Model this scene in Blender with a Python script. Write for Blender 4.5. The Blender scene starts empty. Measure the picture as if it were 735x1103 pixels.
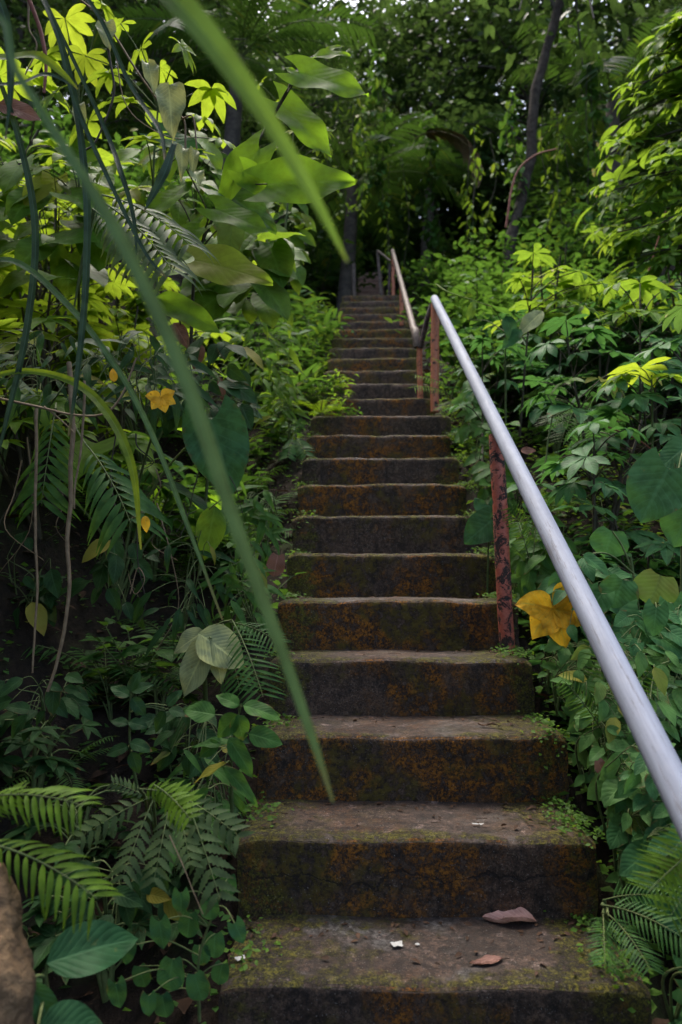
import bpy, math, random
import numpy as np
from mathutils import noise, Vector

SC = bpy.context.scene
COL = SC.collection
PI = math.pi
rng = np.random.default_rng(7)
random.seed(7)

# ------------------------------------------------------------------ camera model (design-time helper)
F, TH, H, YAW = 754.16, .1145, 1.04, .0218


def P(px, py, Y):
    """World point at forward distance Y on the sight line of photo pixel (px, py)."""
    x, y, z = (px - 367.5) / F, 1., -(py - 551.5) / F
    c, s = math.cos(TH), math.sin(TH)
    y, z = y * c - z * s, y * s + z * c
    c, s = math.cos(YAW), math.sin(YAW)
    x, y = x * c - y * s, x * s + y * c
    k = Y / y
    return np.array((x * k, Y, H + z * k))


# ------------------------------------------------------------------ mesh builder
class MB:
    def __init__(s):
        s.v, s.q, s.uv, s.r, s.m = [], [], [], [], []
        s.n = 0

    def add(s, V, Q, UV=None, rnd=0.5, mi=0):
        V = np.asarray(V, float)
        Q = np.asarray(Q, int)
        s.v.append(V)
        s.q.append(Q + s.n)
        s.uv.append(np.full((len(V), 2), .5) if UV is None else UV)
        s.r.append(np.broadcast_to(np.asarray(rnd, float), (len(V),)))
        s.m.append(np.full(len(Q), mi))
        s.n += len(V)

    def batch(s, T, M, pos, rnd, mi=0):
        """template T=(V,Q,UV) placed N times: M (N,3,3) whose columns are the axes, pos (N,3)"""
        V, Q, UV = T
        M = np.asarray(M, float)
        pos = np.asarray(pos, float)
        N = len(pos)
        if N == 0:
            return
        W = np.einsum('nij,vj->nvi', M, V) + pos[:, None, :]
        k = len(V)
        QQ = (Q[None] + (np.arange(N) * k)[:, None, None]).reshape(-1, 4)
        s.add(W.reshape(-1, 3), QQ, np.tile(UV, (N, 1)), np.repeat(np.asarray(rnd, float), k), mi)

    def tube(s, pts, rad, n=6, mi=0, rnd=.5, cap=False):
        pts = np.asarray(pts, float)
        k = len(pts)
        rad = np.atleast_1d(np.asarray(rad, float))
        rad = np.interp(np.linspace(0, 1, k), np.linspace(0, 1, len(rad)), rad)
        t = np.gradient(pts, axis=0)
        t /= np.linalg.norm(t, axis=1)[:, None] + 1e-9
        ref = np.array((0, 0, 1.)) if abs(t[0, 2]) < .8 else np.array((1., 0, 0))
        V = []
        a = np.linspace(0, 2 * PI, n, endpoint=False)
        for i in range(k):
            u = np.cross(t[i], ref)
            u /= np.linalg.norm(u) + 1e-9
            w = np.cross(u, t[i])
            ref = w if i >= 0 else ref
            ref = np.cross(u, t[i])
            V.append(pts[i] + rad[i] * (np.cos(a)[:, None] * u + np.sin(a)[:, None] * w))
        V = np.concatenate(V)
        Q = []
        for i in range(k - 1):
            for j in range(n):
                j2 = (j + 1) % n
                Q.append((i * n + j, i * n + j2, (i + 1) * n + j2, (i + 1) * n + j))
        UV = np.stack([np.tile(np.arange(n) / n, k), np.repeat(np.linspace(0, 1, k), n)], 1)
        s.add(V, Q, UV, rnd, mi)
        if cap:
            for i, o in ((0, 1), (k - 1, -1)):
                c = pts[i]
                b = i * n
                VV = np.concatenate([V[b:b + n], V[b:b + n] * .5 + c * .5, c[None] * np.ones((n, 1))])
                QQ = []
                for j in range(n):
                    j2 = (j + 1) % n
                    for r in (0, n):
                        f = (r + j, r + j2, r + n + j2, r + n + j)
                        QQ.append(f if o < 0 else f[::-1])
                s.add(VV, QQ, None, rnd, mi)

    def build(s, name, mats, parent=None, loc=None):
        V = np.concatenate(s.v)
        if loc is not None:
            V = V - np.asarray(loc)
        Q = np.concatenate(s.q)
        me = bpy.data.meshes.new(name)
        me.vertices.add(len(V))
        me.vertices.foreach_set('co', V.astype(np.float32).ravel())
        me.loops.add(len(Q) * 4)
        me.loops.foreach_set('vertex_index', Q.astype(np.int32).ravel())
        me.polygons.add(len(Q))
        me.polygons.foreach_set('loop_start', np.arange(0, len(Q) * 4, 4, dtype=np.int32))
        me.polygons.foreach_set('use_smooth', np.ones(len(Q), bool))
        me.polygons.foreach_set('material_index', np.concatenate(s.m).astype(np.int32))
        u = me.uv_layers.new(name='UVMap')
        u.data.foreach_set('uv', np.concatenate(s.uv)[Q.ravel()].astype(np.float32).ravel())
        a = me.attributes.new('rnd', 'FLOAT', 'POINT')
        a.data.foreach_set('value', np.concatenate(s.r).astype(np.float32))
        me.update(calc_edges=True)
        for m in (mats if isinstance(mats, (list, tuple)) else [mats]):
            me.materials.append(m)
        o = bpy.data.objects.new(name, me)
        COL.objects.link(o)
        if parent is not None:
            o.parent = parent
        return o


def tag(o, label=None, cat=None, group=None, kind=None):
    for k, v in (('label', label), ('category', cat), ('group', group), ('kind', kind)):
        if v:
            o[k] = v
    return o


def thing(name, label, cat, loc=(0, 0, 0), group=None):
    o = bpy.data.objects.new(name, None)
    COL.objects.link(o)
    o.empty_display_size = .05
    o.location = tuple(float(c) for c in loc)
    return tag(o, label, cat, group)


def copy_tree(o, parent=None):
    c = o.copy()
    COL.objects.link(c)
    if parent is not None:
        c.parent = parent
    for ch in list(o.children):
        copy_tree(ch, c)
    return c


# ------------------------------------------------------------------ materials
def new_mat(name):
    m = bpy.data.materials.new(name)
    m.use_nodes = True
    nt = m.node_tree
    nt.nodes.clear()
    return m, nt


class NT:
    """thin node helper"""

    def __init__(s, nt):
        s.t = nt

    def n(s, typ, **kw):
        o = s.t.nodes.new(typ)
        for k, v in kw.items():
            setattr(o, k, v)
        return o

    def put(s, sock, v):
        if isinstance(v, bpy.types.NodeSocket):
            s.t.links.new(v, sock)
        elif isinstance(v, (tuple, list)) and len(v) == 3 and sock.type == 'RGBA':
            sock.default_value = (*v, 1)
        else:
            sock.default_value = v

    def math(s, op, a, b=0., c=None, clamp=False):
        o = s.n('ShaderNodeMath', operation=op, use_clamp=clamp)
        s.put(o.inputs[0], a)
        s.put(o.inputs[1], b)
        if c is not None:
            s.put(o.inputs[2], c)
        return o.outputs[0]

    def ss(s, x, lo, hi, a=0., b=1.):
        o = s.n('ShaderNodeMapRange', interpolation_type='SMOOTHSTEP')
        s.put(o.inputs[0], x)
        for i, v in enumerate((lo, hi, a, b)):
            s.put(o.inputs[i + 1], v)
        return o.outputs[0]

    def mix(s, f, a, b, mode='MIX'):
        o = s.n('ShaderNodeMix', data_type='RGBA', blend_type=mode)
        s.put(o.inputs['Factor'], f)
        s.put(o.inputs[6], a)
        s.put(o.inputs[7], b)
        return o.outputs[2]

    def noise(s, vec, scale, detail=4., rough=.55, dist=0.):
        o = s.n('ShaderNodeTexNoise')
        if vec is not None:
            s.put(o.inputs['Vector'], vec)
        for k, v in (('Scale', scale), ('Detail', detail), ('Roughness', rough), ('Distortion', dist)):
            s.put(o.inputs[k], v)
        return o.outputs['Fac']

    def bump(s, h, strength, dist):
        o = s.n('ShaderNodeBump')
        s.put(o.inputs['Height'], h)
        s.put(o.inputs['Strength'], strength)
        s.put(o.inputs['Distance'], dist)
        return o.outputs['Normal']

    def bsdf(s, col, rough, nrm=None, spec=.5, metal=0.):
        o = s.n('ShaderNodeBsdfPrincipled')
        s.put(o.inputs['Base Color'], col)
        s.put(o.inputs['Roughness'], rough)
        s.put(o.inputs['Specular IOR Level'], spec)
        s.put(o.inputs['Metallic'], metal)
        if nrm is not None:
            s.put(o.inputs['Normal'], nrm)
        return o.outputs[0]

    def out(s, sh):
        o = s.n('ShaderNodeOutputMaterial')
        s.put(o.inputs['Surface'], sh)


def leaf_mat(name, c1, c2, tr=.38, rough=.52, spec=.1, veins=9, vcol=None, vein=.35, spots=.25, spotcol=(.16, .13, .03), tcol=None, slant=.35, ribs=0):
    m, nt = new_mat(name)
    N = NT(nt)
    at = N.n('ShaderNodeAttribute', attribute_name='rnd')
    oi = N.n('ShaderNodeObjectInfo')
    geo = N.n('ShaderNodeNewGeometry')
    r = N.math('ADD', N.math('MULTIPLY', at.outputs['Fac'], .75), N.math('MULTIPLY', oi.outputs['Random'], .25))
    base = N.mix(r, c1, c2)
    nz = N.noise(geo.outputs['Position'], 26., 3.)
    base = N.mix(N.ss(nz, .35, .7), base, tuple(c * .62 for c in c1))
    sp = N.noise(geo.outputs['Position'], 60., 2.)
    base = N.mix(N.math('MULTIPLY', N.ss(sp, .66, .74), spots), base, spotcol)
    h = None
    msk = None
    if ribs:
        uv = N.n('ShaderNodeUVMap')
        sx = N.n('ShaderNodeSeparateXYZ')
        N.put(sx.inputs[0], uv.outputs[0])
        u = N.math('ABSOLUTE', N.math('SUBTRACT', sx.outputs[0], .5))
        mid = N.ss(u, .02, .07, 1., 0.)
        rb = N.ss(N.math('SINE', N.math('MULTIPLY', u, float(ribs))), .2, .9)
        base = N.mix(N.math('MULTIPLY', rb, .35), base, tuple(c * .55 for c in c1))
        base = N.mix(N.math('MULTIPLY', mid, .6), base, tuple(c * 1.7 + .02 for c in c2))
        tipd = N.ss(N.math('ADD', sx.outputs[1], N.math('MULTIPLY', nz, .1)), .95, 1.04)
        base = N.mix(tipd, base, (.16, .11, .04))
        msk = N.math('MAXIMUM', mid, N.math('MULTIPLY', rb, .5))
        h = N.math('SUBTRACT', 0., msk)
    if veins:
        uv = N.n('ShaderNodeUVMap')
        sx = N.n('ShaderNodeSeparateXYZ')
        N.put(sx.inputs[0], uv.outputs[0])
        u = N.math('MULTIPLY', N.math('ABSOLUTE', N.math('SUBTRACT', sx.outputs[0], .5)), 2.)
        mid = N.ss(u, .02, .1, 1., 0.)
        fr = N.math('FRACT', N.math('MULTIPLY', N.math('SUBTRACT', sx.outputs[1], N.math('MULTIPLY', u, slant)), float(veins)))
        tri = N.math('ABSOLUTE', N.math('SUBTRACT', fr, .5))
        side = N.ss(tri, .03, .13, 1., 0.)
        msk = N.math('MAXIMUM', mid, N.math('MULTIPLY', side, .6))
        base = N.mix(N.math('MULTIPLY', msk, vein), base, vcol or tuple(min(1, c * 2. + .03) for c in c2))
        h = N.math('SUBTRACT', N.math('MULTIPLY', N.ss(tri, 0., .45), .6), mid)
        # browned margins on the older leaves, and a few leaves gone yellow
        em = N.ss(N.math('ADD', N.math('MAXIMUM', u, sx.outputs[1]), N.math('MULTIPLY', N.math('SUBTRACT', nz, .5), 1.3)), .98, 1.12)
        em = N.math('MULTIPLY', em, N.ss(at.outputs['Fac'], .35, .7))
        base = N.mix(N.math('MULTIPLY', em, .8), base, (.13, .075, .025))
        base = N.mix(N.math('MULTIPLY', N.ss(at.outputs['Fac'], .965, .975), .6), base, (.3, .24, .03))
    nrm = N.bump(h, .28, .003) if h is not None else None
    d = N.bsdf(base, rough, nrm, spec)
    t = N.n('ShaderNodeBsdfTranslucent')
    tc = N.mix(.3, tcol or (c2[0] * 2.6 + .02, c2[1] * 2.3 + .03, c2[2] * .5), base)
    if msk is not None:
        tc = N.mix(N.math('MULTIPLY', msk, .6), tc, tuple(c * .5 for c in (tcol or c2)))
    tc = N.mix(N.ss(nz, .35, .75, 0., .45), tc, tuple(c * .55 for c in (tcol or c2)))
    N.put(t.inputs[0], tc)
    mx = N.n('ShaderNodeMixShader')
    N.put(mx.inputs[0], tr)
    N.put(mx.inputs[1], d)
    N.put(mx.inputs[2], t.outputs[0])
    N.out(mx.outputs[0])
    return m


def plain_mat(name, c1, c2, scale=12., rough=.8, bump=.4, spec=.3, bd=.01):
    m, nt = new_mat(name)
    N = NT(nt)
    g = N.n('ShaderNodeTexCoord')
    nz = N.noise(g.outputs['Object'], scale, 6., .65)
    N.out(N.bsdf(N.mix(N.ss(nz, .3, .7), c1, c2), rough, N.bump(nz, bump, bd), spec))
    return m


M = {}
M['lime'] = leaf_mat('lime_leaf', (.075, .16, .012), (.135, .24, .016), tr=.55, veins=7, vein=.3, tcol=(.42, .56, .03))
M['bright'] = leaf_mat('bright_leaf', (.055, .135, .014), (.11, .21, .02), tr=.48, veins=8, tcol=(.3, .46, .03))
M['green'] = leaf_mat('green_leaf', (.034, .1, .02), (.065, .15, .026), tr=.38, veins=8, tcol=(.16, .32, .03))
M['herbgreen'] = leaf_mat('herb_leaf', (.06, .15, .036), (.1, .2, .05), tr=.36, veins=6, vein=.16, tcol=(.18, .36, .07))
M['teal'] = leaf_mat('teal_leaf', (.038, .115, .036), (.068, .17, .052), tr=.34, veins=7, vein=.22, rough=.48, tcol=(.12, .3, .05))
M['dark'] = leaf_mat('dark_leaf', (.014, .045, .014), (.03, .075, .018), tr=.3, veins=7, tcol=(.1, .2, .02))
M['big'] = leaf_mat('broad_leaf', (.026, .085, .03), (.045, .12, .042), tr=.32, veins=8, vein=.25, rough=.5, tcol=(.1, .24, .04))
M['big_lime'] = leaf_mat('broad_lime_leaf', (.07, .155, .012), (.12, .22, .016), tr=.62, veins=9, vein=.25, tcol=(.36, .62, .03))
M['fern'] = leaf_mat('fern_leaf', (.03, .09, .02), (.06, .13, .03), tr=.35, veins=0, rough=.5)
M['fern_lime'] = leaf_mat('lime_fern_leaf', (.08, .155, .014), (.125, .22, .02), tr=.45, veins=0, rough=.5)
M['fern_gray'] = leaf_mat('grey_fern_leaf', (.06, .095, .035), (.085, .125, .045), tr=.3, veins=0, rough=.5)
M['blade'] = leaf_mat('grass_blade', (.055, .115, .04), (.075, .145, .05), tr=.3, veins=0, ribs=95, rough=.45, spots=.1, tcol=(.13, .21, .08))
M['blade_bright'] = leaf_mat('bright_grass_blade', (.055, .12, .025), (.075, .15, .03), tr=.45, veins=0, ribs=95, rough=.45, spots=.1, tcol=(.24, .4, .05))
M['blade_teal'] = leaf_mat('strap_blade', (.018, .042, .03), (.03, .06, .038), tr=.15, veins=0, ribs=95, rough=.4, spots=.1)
M['blade_lime'] = leaf_mat('yellow_blade', (.1, .17, .02), (.14, .21, .02), tr=.4, veins=0, ribs=95)
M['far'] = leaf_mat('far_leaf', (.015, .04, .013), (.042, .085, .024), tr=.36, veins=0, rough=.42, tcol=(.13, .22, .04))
M['yellow'] = leaf_mat('yellow_leaf', (.72, .33, .012), (.85, .52, .045), tr=.35, veins=6, vein=.5, vcol=(.5, .46, .08), spots=.95, spotcol=(.22, .07, .01), tcol=(.8, .5, .03))
M['pale_yellow'] = leaf_mat('pale_yellow_leaf', (.3, .27, .06), (.42, .34, .08), tr=.3, veins=6, spots=.8, spotcol=(.15, .1, .02), tcol=(.5, .42, .1))
M['wither'] = leaf_mat('withered_leaf', (.24, .29, .15), (.34, .34, .12), tr=.3, veins=12, vein=.4, spots=.6, tcol=(.4, .4, .1))
M['dead'] = leaf_mat('dead_leaf', (.16, .075, .05), (.26, .13, .09), tr=.15, veins=9, vein=.3, rough=.6, tcol=(.3, .14, .06), spotcol=(.05, .02, .015), spots=.7)
M['litter_pink'] = leaf_mat('rotting_leaf', (.12, .06, .045), (.17, .09, .07), tr=.1, veins=9, rough=.6, tcol=(.15, .07, .05), spotcol=(.05, .025, .02), spots=.7)
M['pink_leaf'] = leaf_mat('pinkish_dead_leaf', (.46, .25, .19), (.6, .36, .28), tr=.1, veins=9, vein=.3, rough=.6, tcol=(.3, .16, .1), spotcol=(.08, .035, .025), spots=.7)
M['litter'] = leaf_mat('litter_leaf', (.03, .017, .01), (.085, .048, .03), tr=.1, veins=0, rough=.7, tcol=(.1, .05, .02))
M['weed'] = leaf_mat('weed_leaf', (.045, .11, .015), (.1, .19, .025), tr=.4, veins=0, tcol=(.25, .4, .03))
M['stem'] = plain_mat('green_stem', (.05, .08, .02), (.1, .12, .04), 30.)
M['stem_dark'] = plain_mat('dark_stem', (.03, .025, .015), (.06, .05, .03), 30.)
M['stem_red'] = plain_mat('reddish_stem', (.16, .05, .035), (.22, .09, .06), 30.)
M['straw'] = plain_mat('dry_stem', (.13, .085, .045), (.22, .155, .085), 40.)
M['bark'] = plain_mat('bark', (.018, .012, .008), (.06, .046, .032), 14., .95, .8, bd=.03)
M['bark_dark'] = plain_mat('dark_bark', (.03, .025, .02), (.08, .065, .05), 9., .85, .8, bd=.03)
M['log'] = plain_mat('brown_bark', (.045, .026, .012), (.17, .105, .05), 16., .85, .9, bd=.03)
M['paper'] = plain_mat('white_scrap', (.26, .26, .245), (.38, .38, .36), 60., .7, .2)


def soil_mat():
    m, nt = new_mat('soil')
    N = NT(nt)
    g = N.n('ShaderNodeNewGeometry')
    a = N.noise(g.outputs['Position'], 3., 8., .65)
    b = N.noise(g.outputs['Position'], 22., 6., .7)
    c = N.mix(N.ss(b, .3, .7), (.007, .0045, .003), (.024, .0155, .009))
    c = N.mix(N.ss(a, .52, .68), c, (.022, .034, .008))
    N.out(N.bsdf(c, .9, N.bump(b, .9, .03), .2))
    return m


M['soil'] = soil_mat()


def step_mat():
    m, nt = new_mat('mossy_concrete')
    N = NT(nt)
    g = N.n('ShaderNodeNewGeometry')
    pos = g.outputs['Position']
    sx = N.n('ShaderNodeSeparateXYZ')
    N.put(sx.inputs[0], pos)
    ns = N.n('ShaderNodeSeparateXYZ')
    N.put(ns.inputs[0], g.outputs['True Normal'])
    oi = N.n('ShaderNodeObjectInfo')
    big = N.noise(pos, 2.6, 5., .6)
    mid = N.noise(pos, 9., 8., .72, .4)
    fine = N.noise(pos, 48., 8., .78)
    vfine = N.noise(pos, 170., 5., .75)
    strv = N.n('ShaderNodeMapping')
    N.put(strv.inputs[0], pos)
    strv.inputs['Scale'].default_value = (1, 1, .12)
    streak = N.noise(strv.outputs[0], 24., 5., .7)
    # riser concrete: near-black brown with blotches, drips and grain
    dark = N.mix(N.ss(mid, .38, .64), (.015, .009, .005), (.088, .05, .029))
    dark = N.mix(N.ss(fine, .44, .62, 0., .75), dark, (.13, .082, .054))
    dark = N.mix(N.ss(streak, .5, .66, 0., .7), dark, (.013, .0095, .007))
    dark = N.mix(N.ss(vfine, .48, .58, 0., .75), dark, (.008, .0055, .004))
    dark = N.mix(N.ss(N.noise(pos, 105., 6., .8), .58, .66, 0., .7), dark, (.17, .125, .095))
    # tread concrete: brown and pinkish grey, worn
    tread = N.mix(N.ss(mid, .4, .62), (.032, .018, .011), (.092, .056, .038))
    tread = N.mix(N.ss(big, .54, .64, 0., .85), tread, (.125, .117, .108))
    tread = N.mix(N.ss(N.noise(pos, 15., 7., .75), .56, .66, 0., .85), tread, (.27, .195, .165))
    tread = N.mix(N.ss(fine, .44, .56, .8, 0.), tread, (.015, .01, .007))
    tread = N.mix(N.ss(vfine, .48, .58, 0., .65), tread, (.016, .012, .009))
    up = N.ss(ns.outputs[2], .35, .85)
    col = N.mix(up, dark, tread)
    # rust-orange algae on the risers
    v2 = N.n('ShaderNodeVectorMath', operation='ADD')
    N.put(v2.inputs[0], pos)
    v2.inputs[1].default_value = (7.3, 2.1, 5.7)
    o1 = N.math('ADD', N.noise(v2.outputs[0], 2.6, 5., .65), N.math('MULTIPLY', N.math('SUBTRACT', oi.outputs['Random'], .45), .2))
    o2 = N.noise(v2.outputs[0], 30., 9., .82)
    om = N.math('MULTIPLY', N.ss(o1, .44, .58), N.ss(o2, .44, .55))
    om = N.math('MULTIPLY', om, N.ss(up, .2, .9, 1., .15))
    oc = N.mix(N.ss(N.noise(pos, 120., 6., .8), .42, .56), (.028, .014, .004), (.46, .165, .008))
    oc = N.mix(N.ss(N.noise(pos, 6., 3., .5), .45, .6), oc, (.12, .085, .008))
    col = N.mix(N.math('MULTIPLY', om, .9), col, oc)
    # green moss: patches, nosing edge, outer ends of the treads
    v3 = N.n('ShaderNodeVectorMath', operation='ADD')
    N.put(v3.inputs[0], pos)
    v3.inputs[1].default_value = (-3.1, 9.4, 1.2)
    m1 = N.noise(v3.outputs[0], 3.2, 5., .65)
    m2 = N.noise(v3.outputs[0], 34., 9., .82)
    ex = N.math('ABSOLUTE', N.math('SUBTRACT', sx.outputs[0], .16))
    edge = N.ss(ex, .2, .46, 0., .28)
    far = N.ss(sx.outputs[1], 4.5, 5.2, 0., .12)
    m1b = N.math('ADD', N.math('ADD', m1, edge), far)
    at = N.n('ShaderNodeAttribute', attribute_name='rnd')      # rnd marks the nosing on step meshes
    m1b = N.math('ADD', m1b, N.math('MULTIPLY', at.outputs['Fac'], .14))
    m1b = N.math('SUBTRACT', m1b, N.math('MULTIPLY', N.math('SUBTRACT', 1., up), .12))
    mm = N.math('MULTIPLY', N.ss(m1b, .57, .68), N.ss(m2, .42, .54))
    mc = N.mix(N.ss(N.noise(pos, 130., 5., .8), .42, .58), (.03, .028, .004), (.19, .165, .012))
    col = N.mix(N.math('MULTIPLY', mm, .9), col, mc)
    # worn pale nosing
    w = N.math('MULTIPLY', N.ss(at.outputs['Fac'], .4, 1.), N.ss(N.noise(pos, 14., 4., .7), .47, .62))
    w = N.math('MULTIPLY', w, N.ss(mm, .1, .5, 1., 0.))
    col = N.mix(N.math('MULTIPLY', w, .45), col, (.16, .13, .11))
    # specks of grit
    gr = N.ss(N.noise(pos, 260., 1., .5), .7, .76)
    col = N.mix(N.math('MULTIPLY', gr, .7), col, (.32, .3, .27))
    # hairline crack running along the second riser
    cx = N.noise(pos, 5.5, 7., .6)
    zc = N.math('ADD', .3, N.math('MULTIPLY', N.math('SUBTRACT', cx, .5), .2))
    cwid = N.math('MULTIPLY', N.ss(N.noise(pos, 11., 4., .6), .3, .6), .0028)
    cr = N.ss(N.math('SUBTRACT', N.math('ABSOLUTE', N.math('SUBTRACT', sx.outputs[2], zc)), cwid), -.0006, .0014, 1., 0.)
    cr = N.math('MULTIPLY', cr, N.math('LESS_THAN', sx.outputs[1], 1.96))
    cr = N.math('MULTIPLY', cr, N.math('GREATER_THAN', sx.outputs[1], 1.86))
    cr = N.math('MULTIPLY', cr, N.ss(up, .2, .5, 1., 0.))
    col = N.mix(N.math('MULTIPLY', cr, .75), col, (.007, .005, .004))
    hh = N.math('ADD', N.math('MULTIPLY', mid, .6), N.math('MULTIPLY', fine, .6))
    hh = N.math('ADD', hh, N.math('MULTIPLY', vfine, .2))
    hh = N.math('ADD', hh, N.math('MULTIPLY', N.math('MULTIPLY', N.math('MAXIMUM', mm, om), vfine), .8))
    hh = N.math('SUBTRACT', hh, N.math('MULTIPLY', cr, .8))
    rough = N.ss(N.math('MULTIPLY', up, big), .4, .65, .85, .5)
    N.out(N.bsdf(col, rough, N.bump(hh, 1., .018), .35))
    return m


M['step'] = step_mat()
M['step_red'] = plain_mat('reddish_concrete', (.1, .055, .04), (.22, .14, .11), 5., .85, .6)


def pipe_mat():
    m, nt = new_mat('galvanised_pipe')
    N = NT(nt)
    g = N.n('ShaderNodeTexCoord')
    mp = N.n('ShaderNodeMapping')
    mr = N.n('ShaderNodeMapping')
    N.put(mr.inputs[0], g.outputs['Object'])
    mr.inputs['Rotation'].default_value = (-.599, 0, 0)
    N.put(mp.inputs[0], mr.outputs[0])
    mp.inputs['Scale'].default_value = (1, .06, 1)
    a = N.noise(mp.outputs[0], 40., 5., .7)
    b = N.noise(g.outputs['Object'], 60., 5., .7)
    c = N.mix(N.ss(a, .3, .7), (.15, .164, .2), (.22, .238, .285))
    c = N.mix(N.ss(b, .58, .7, 0., .3), c, (.16, .165, .18))
    c = N.mix(N.ss(N.noise(mp.outputs[0], 22., 8., .85), .56, .62, 0., .7), c, (.1, .09, .09))
    c = N.mix(N.ss(N.noise(mp.outputs[0], 9., 8., .85), .62, .67, 0., .6), c, (.16, .1, .07))
    N.out(N.bsdf(c, N.ss(b, .3, .7, .6, .8), N.bump(N.noise(g.outputs['Object'], 160., 4., .7), .1, .001), .25, 0.))
    return m


def redpost_mat(name, red, red2, lo, hi):
    m, nt = new_mat(name)
    N = NT(nt)
    g = N.n('ShaderNodeTexCoord')
    a = N.noise(g.outputs['Object'], 16., 7., .75, .6)
    b = N.noise(g.outputs['Object'], 70., 5., .7)
    paint = N.mix(N.ss(b, .3, .7), red, red2)
    rust = N.mix(N.ss(b, .35, .7), (.018, .012, .011), (.05, .028, .02))
    k = N.ss(a, lo, hi)
    N.out(N.bsdf(N.mix(k, paint, rust), N.ss(k, 0., 1., .5, .85), N.bump(N.math('ADD', b, N.math('MULTIPLY', k, -1.5)), .5, .004), .4))
    return m


M['pipe'] = pipe_mat()
M['post'] = redpost_mat('peeling_red_paint', (.32, .065, .038), (.44, .12, .07), .48, .53)
M['post_far'] = redpost_mat('faded_orange_paint', (.33, .085, .035), (.44, .15, .07), .54, .6)
M['post_dark'] = redpost_mat('dark_rusty_paint', (.05, .03, .025), (.08, .04, .03), .45, .5)
M['pipe_old'] = plain_mat('dull_pipe', (.05, .033, .023), (.13, .092, .07), 25., .6, .2)


# ------------------------------------------------------------------ leaf templates
def prof(kind):
    def f(t):
        t = np.asarray(t)
        if kind == 'ovate':
            return np.sin(PI * t ** .72) ** .85
        if kind == 'lance':
            return np.sin(PI * t ** .6) ** 1.1
        if kind == 'obov':
            return np.sin(PI * t ** 1.35) ** .9
        if kind == 'strap':
            return np.minimum(1, t / .06 + .35) * np.clip((1 - t) / .55, 0, 1) ** .6
        if kind == 'heart':
            return np.where(t < .22, .62 + .38 * np.sqrt(np.clip(t / .22, 0, 1)), np.cos(PI / 2 * np.clip((t - .22) / .78, 0, 1) ** 1.15) ** .85)
        if kind == 'round':
            return np.where(t < .4, .5 + .5 * np.sqrt(np.clip(t / .4, 0, 1)), np.cos(PI / 2 * np.clip((t - .4) / .6, 0, 1) ** 1.5) ** .7)
        return np.sin(PI * t)
    return f


def leaf(kind='ovate', w=.5, nt=6, ns=4, fold=.18, droop=.35, lobe=0., wave=0., serr=0., curl=0., seed=0):
    """unit-length leaf, base at origin, tip along +Y, face +Z"""
    r = np.random.default_rng(seed)
    t = np.linspace(0, 1, nt + 1)
    sg = np.linspace(-1, 1, ns + 1)
    T, S = np.meshgrid(t, sg, indexing='ij')
    wd = w / 2 * np.maximum(prof(kind)(T), .015)
    if serr:
        wd = wd * (1 + serr * np.where(np.arange(nt + 1)[:, None] % 2 == 0, 1, -1))
    x = S * wd
    y = T - lobe * np.abs(S) ** 1.6 * (1 - T) ** 4
    a = droop * T ** 1.5
    z = fold * np.abs(x) - droop * .5 * T ** 2
    y = y - (droop * .25) * T ** 3 * droop
    if curl:
        z = z + curl * (np.abs(S) ** 2) * wd
    if wave:
        ph = r.uniform(0, 6)
        z = z + wave * np.sin(T * 11 + ph + S * 1.2) * np.abs(S) * w * .35
    V = np.stack([x, y, z], -1).reshape(-1, 3)
    UV = np.stack([(S + 1) / 2, T], -1).reshape(-1, 2)
    k = ns + 1
    Q = np.array([(i * k + j, i * k + j + 1, (i + 1) * k + j + 1, (i + 1) * k + j) for i in range(nt) for j in range(ns)])
    return V, Q, UV


def rotz(a):
    c, s = math.cos(a), math.sin(a)
    return np.array(((c, -s, 0), (s, c, 0), (0, 0, 1)))


def rotx(a):
    c, s = math.cos(a), math.sin(a)
    return np.array(((1, 0, 0), (0, c, -s), (0, s, c)))


def merge(parts):
    V, Q, U = [], [], []
    n = 0
    for v, q, u in parts:
        V.append(v)
        Q.append(q + n)
        U.append(u)
        n += len(v)
    return np.concatenate(V), np.concatenate(Q), np.concatenate(U)


def palmate(n=7, spread=2.1, kind='obov', w=.3, nt=6, ns=4, droop=.35, seed=0, back=.6):
    """leaf of radius 1 centred at the origin, facing +Z, middle lobe along +Y"""
    r = np.random.default_rng(seed)
    ps = []
    for i in range(n):
        th = -spread + 2 * spread * i / (n - 1)
        L = (back + (1 - back) * math.cos(th / 2) ** 1.2) * r.uniform(.92, 1.06)
        v, q, u = leaf(kind, w, nt, ns, .25, droop * r.uniform(.6, 1.4), wave=.12, seed=seed * 31 + i)
        v = v * L @ rotx(r.uniform(-.12, .16)).T
        v = v @ rotz(-th + r.uniform(-.06, .06)).T
        ps.append((v, q, u))
    return merge(ps)


def frame(d, up):
    d = np.asarray(d, float)
    d = d / (np.linalg.norm(d) + 1e-9)
    x = np.cross(d, up)
    if np.linalg.norm(x) < 1e-4:
        x = np.cross(d, (1, .2, 0))
    x /= np.linalg.norm(x)
    return np.stack([x, d, np.cross(x, d)], 1)


def frames(D, U):
    D = D / (np.linalg.norm(D, axis=1)[:, None] + 1e-9)
    X = np.cross(D, U)
    X /= np.linalg.norm(X, axis=1)[:, None] + 1e-9
    return np.stack([X, D, np.cross(X, D)], 2)


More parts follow.
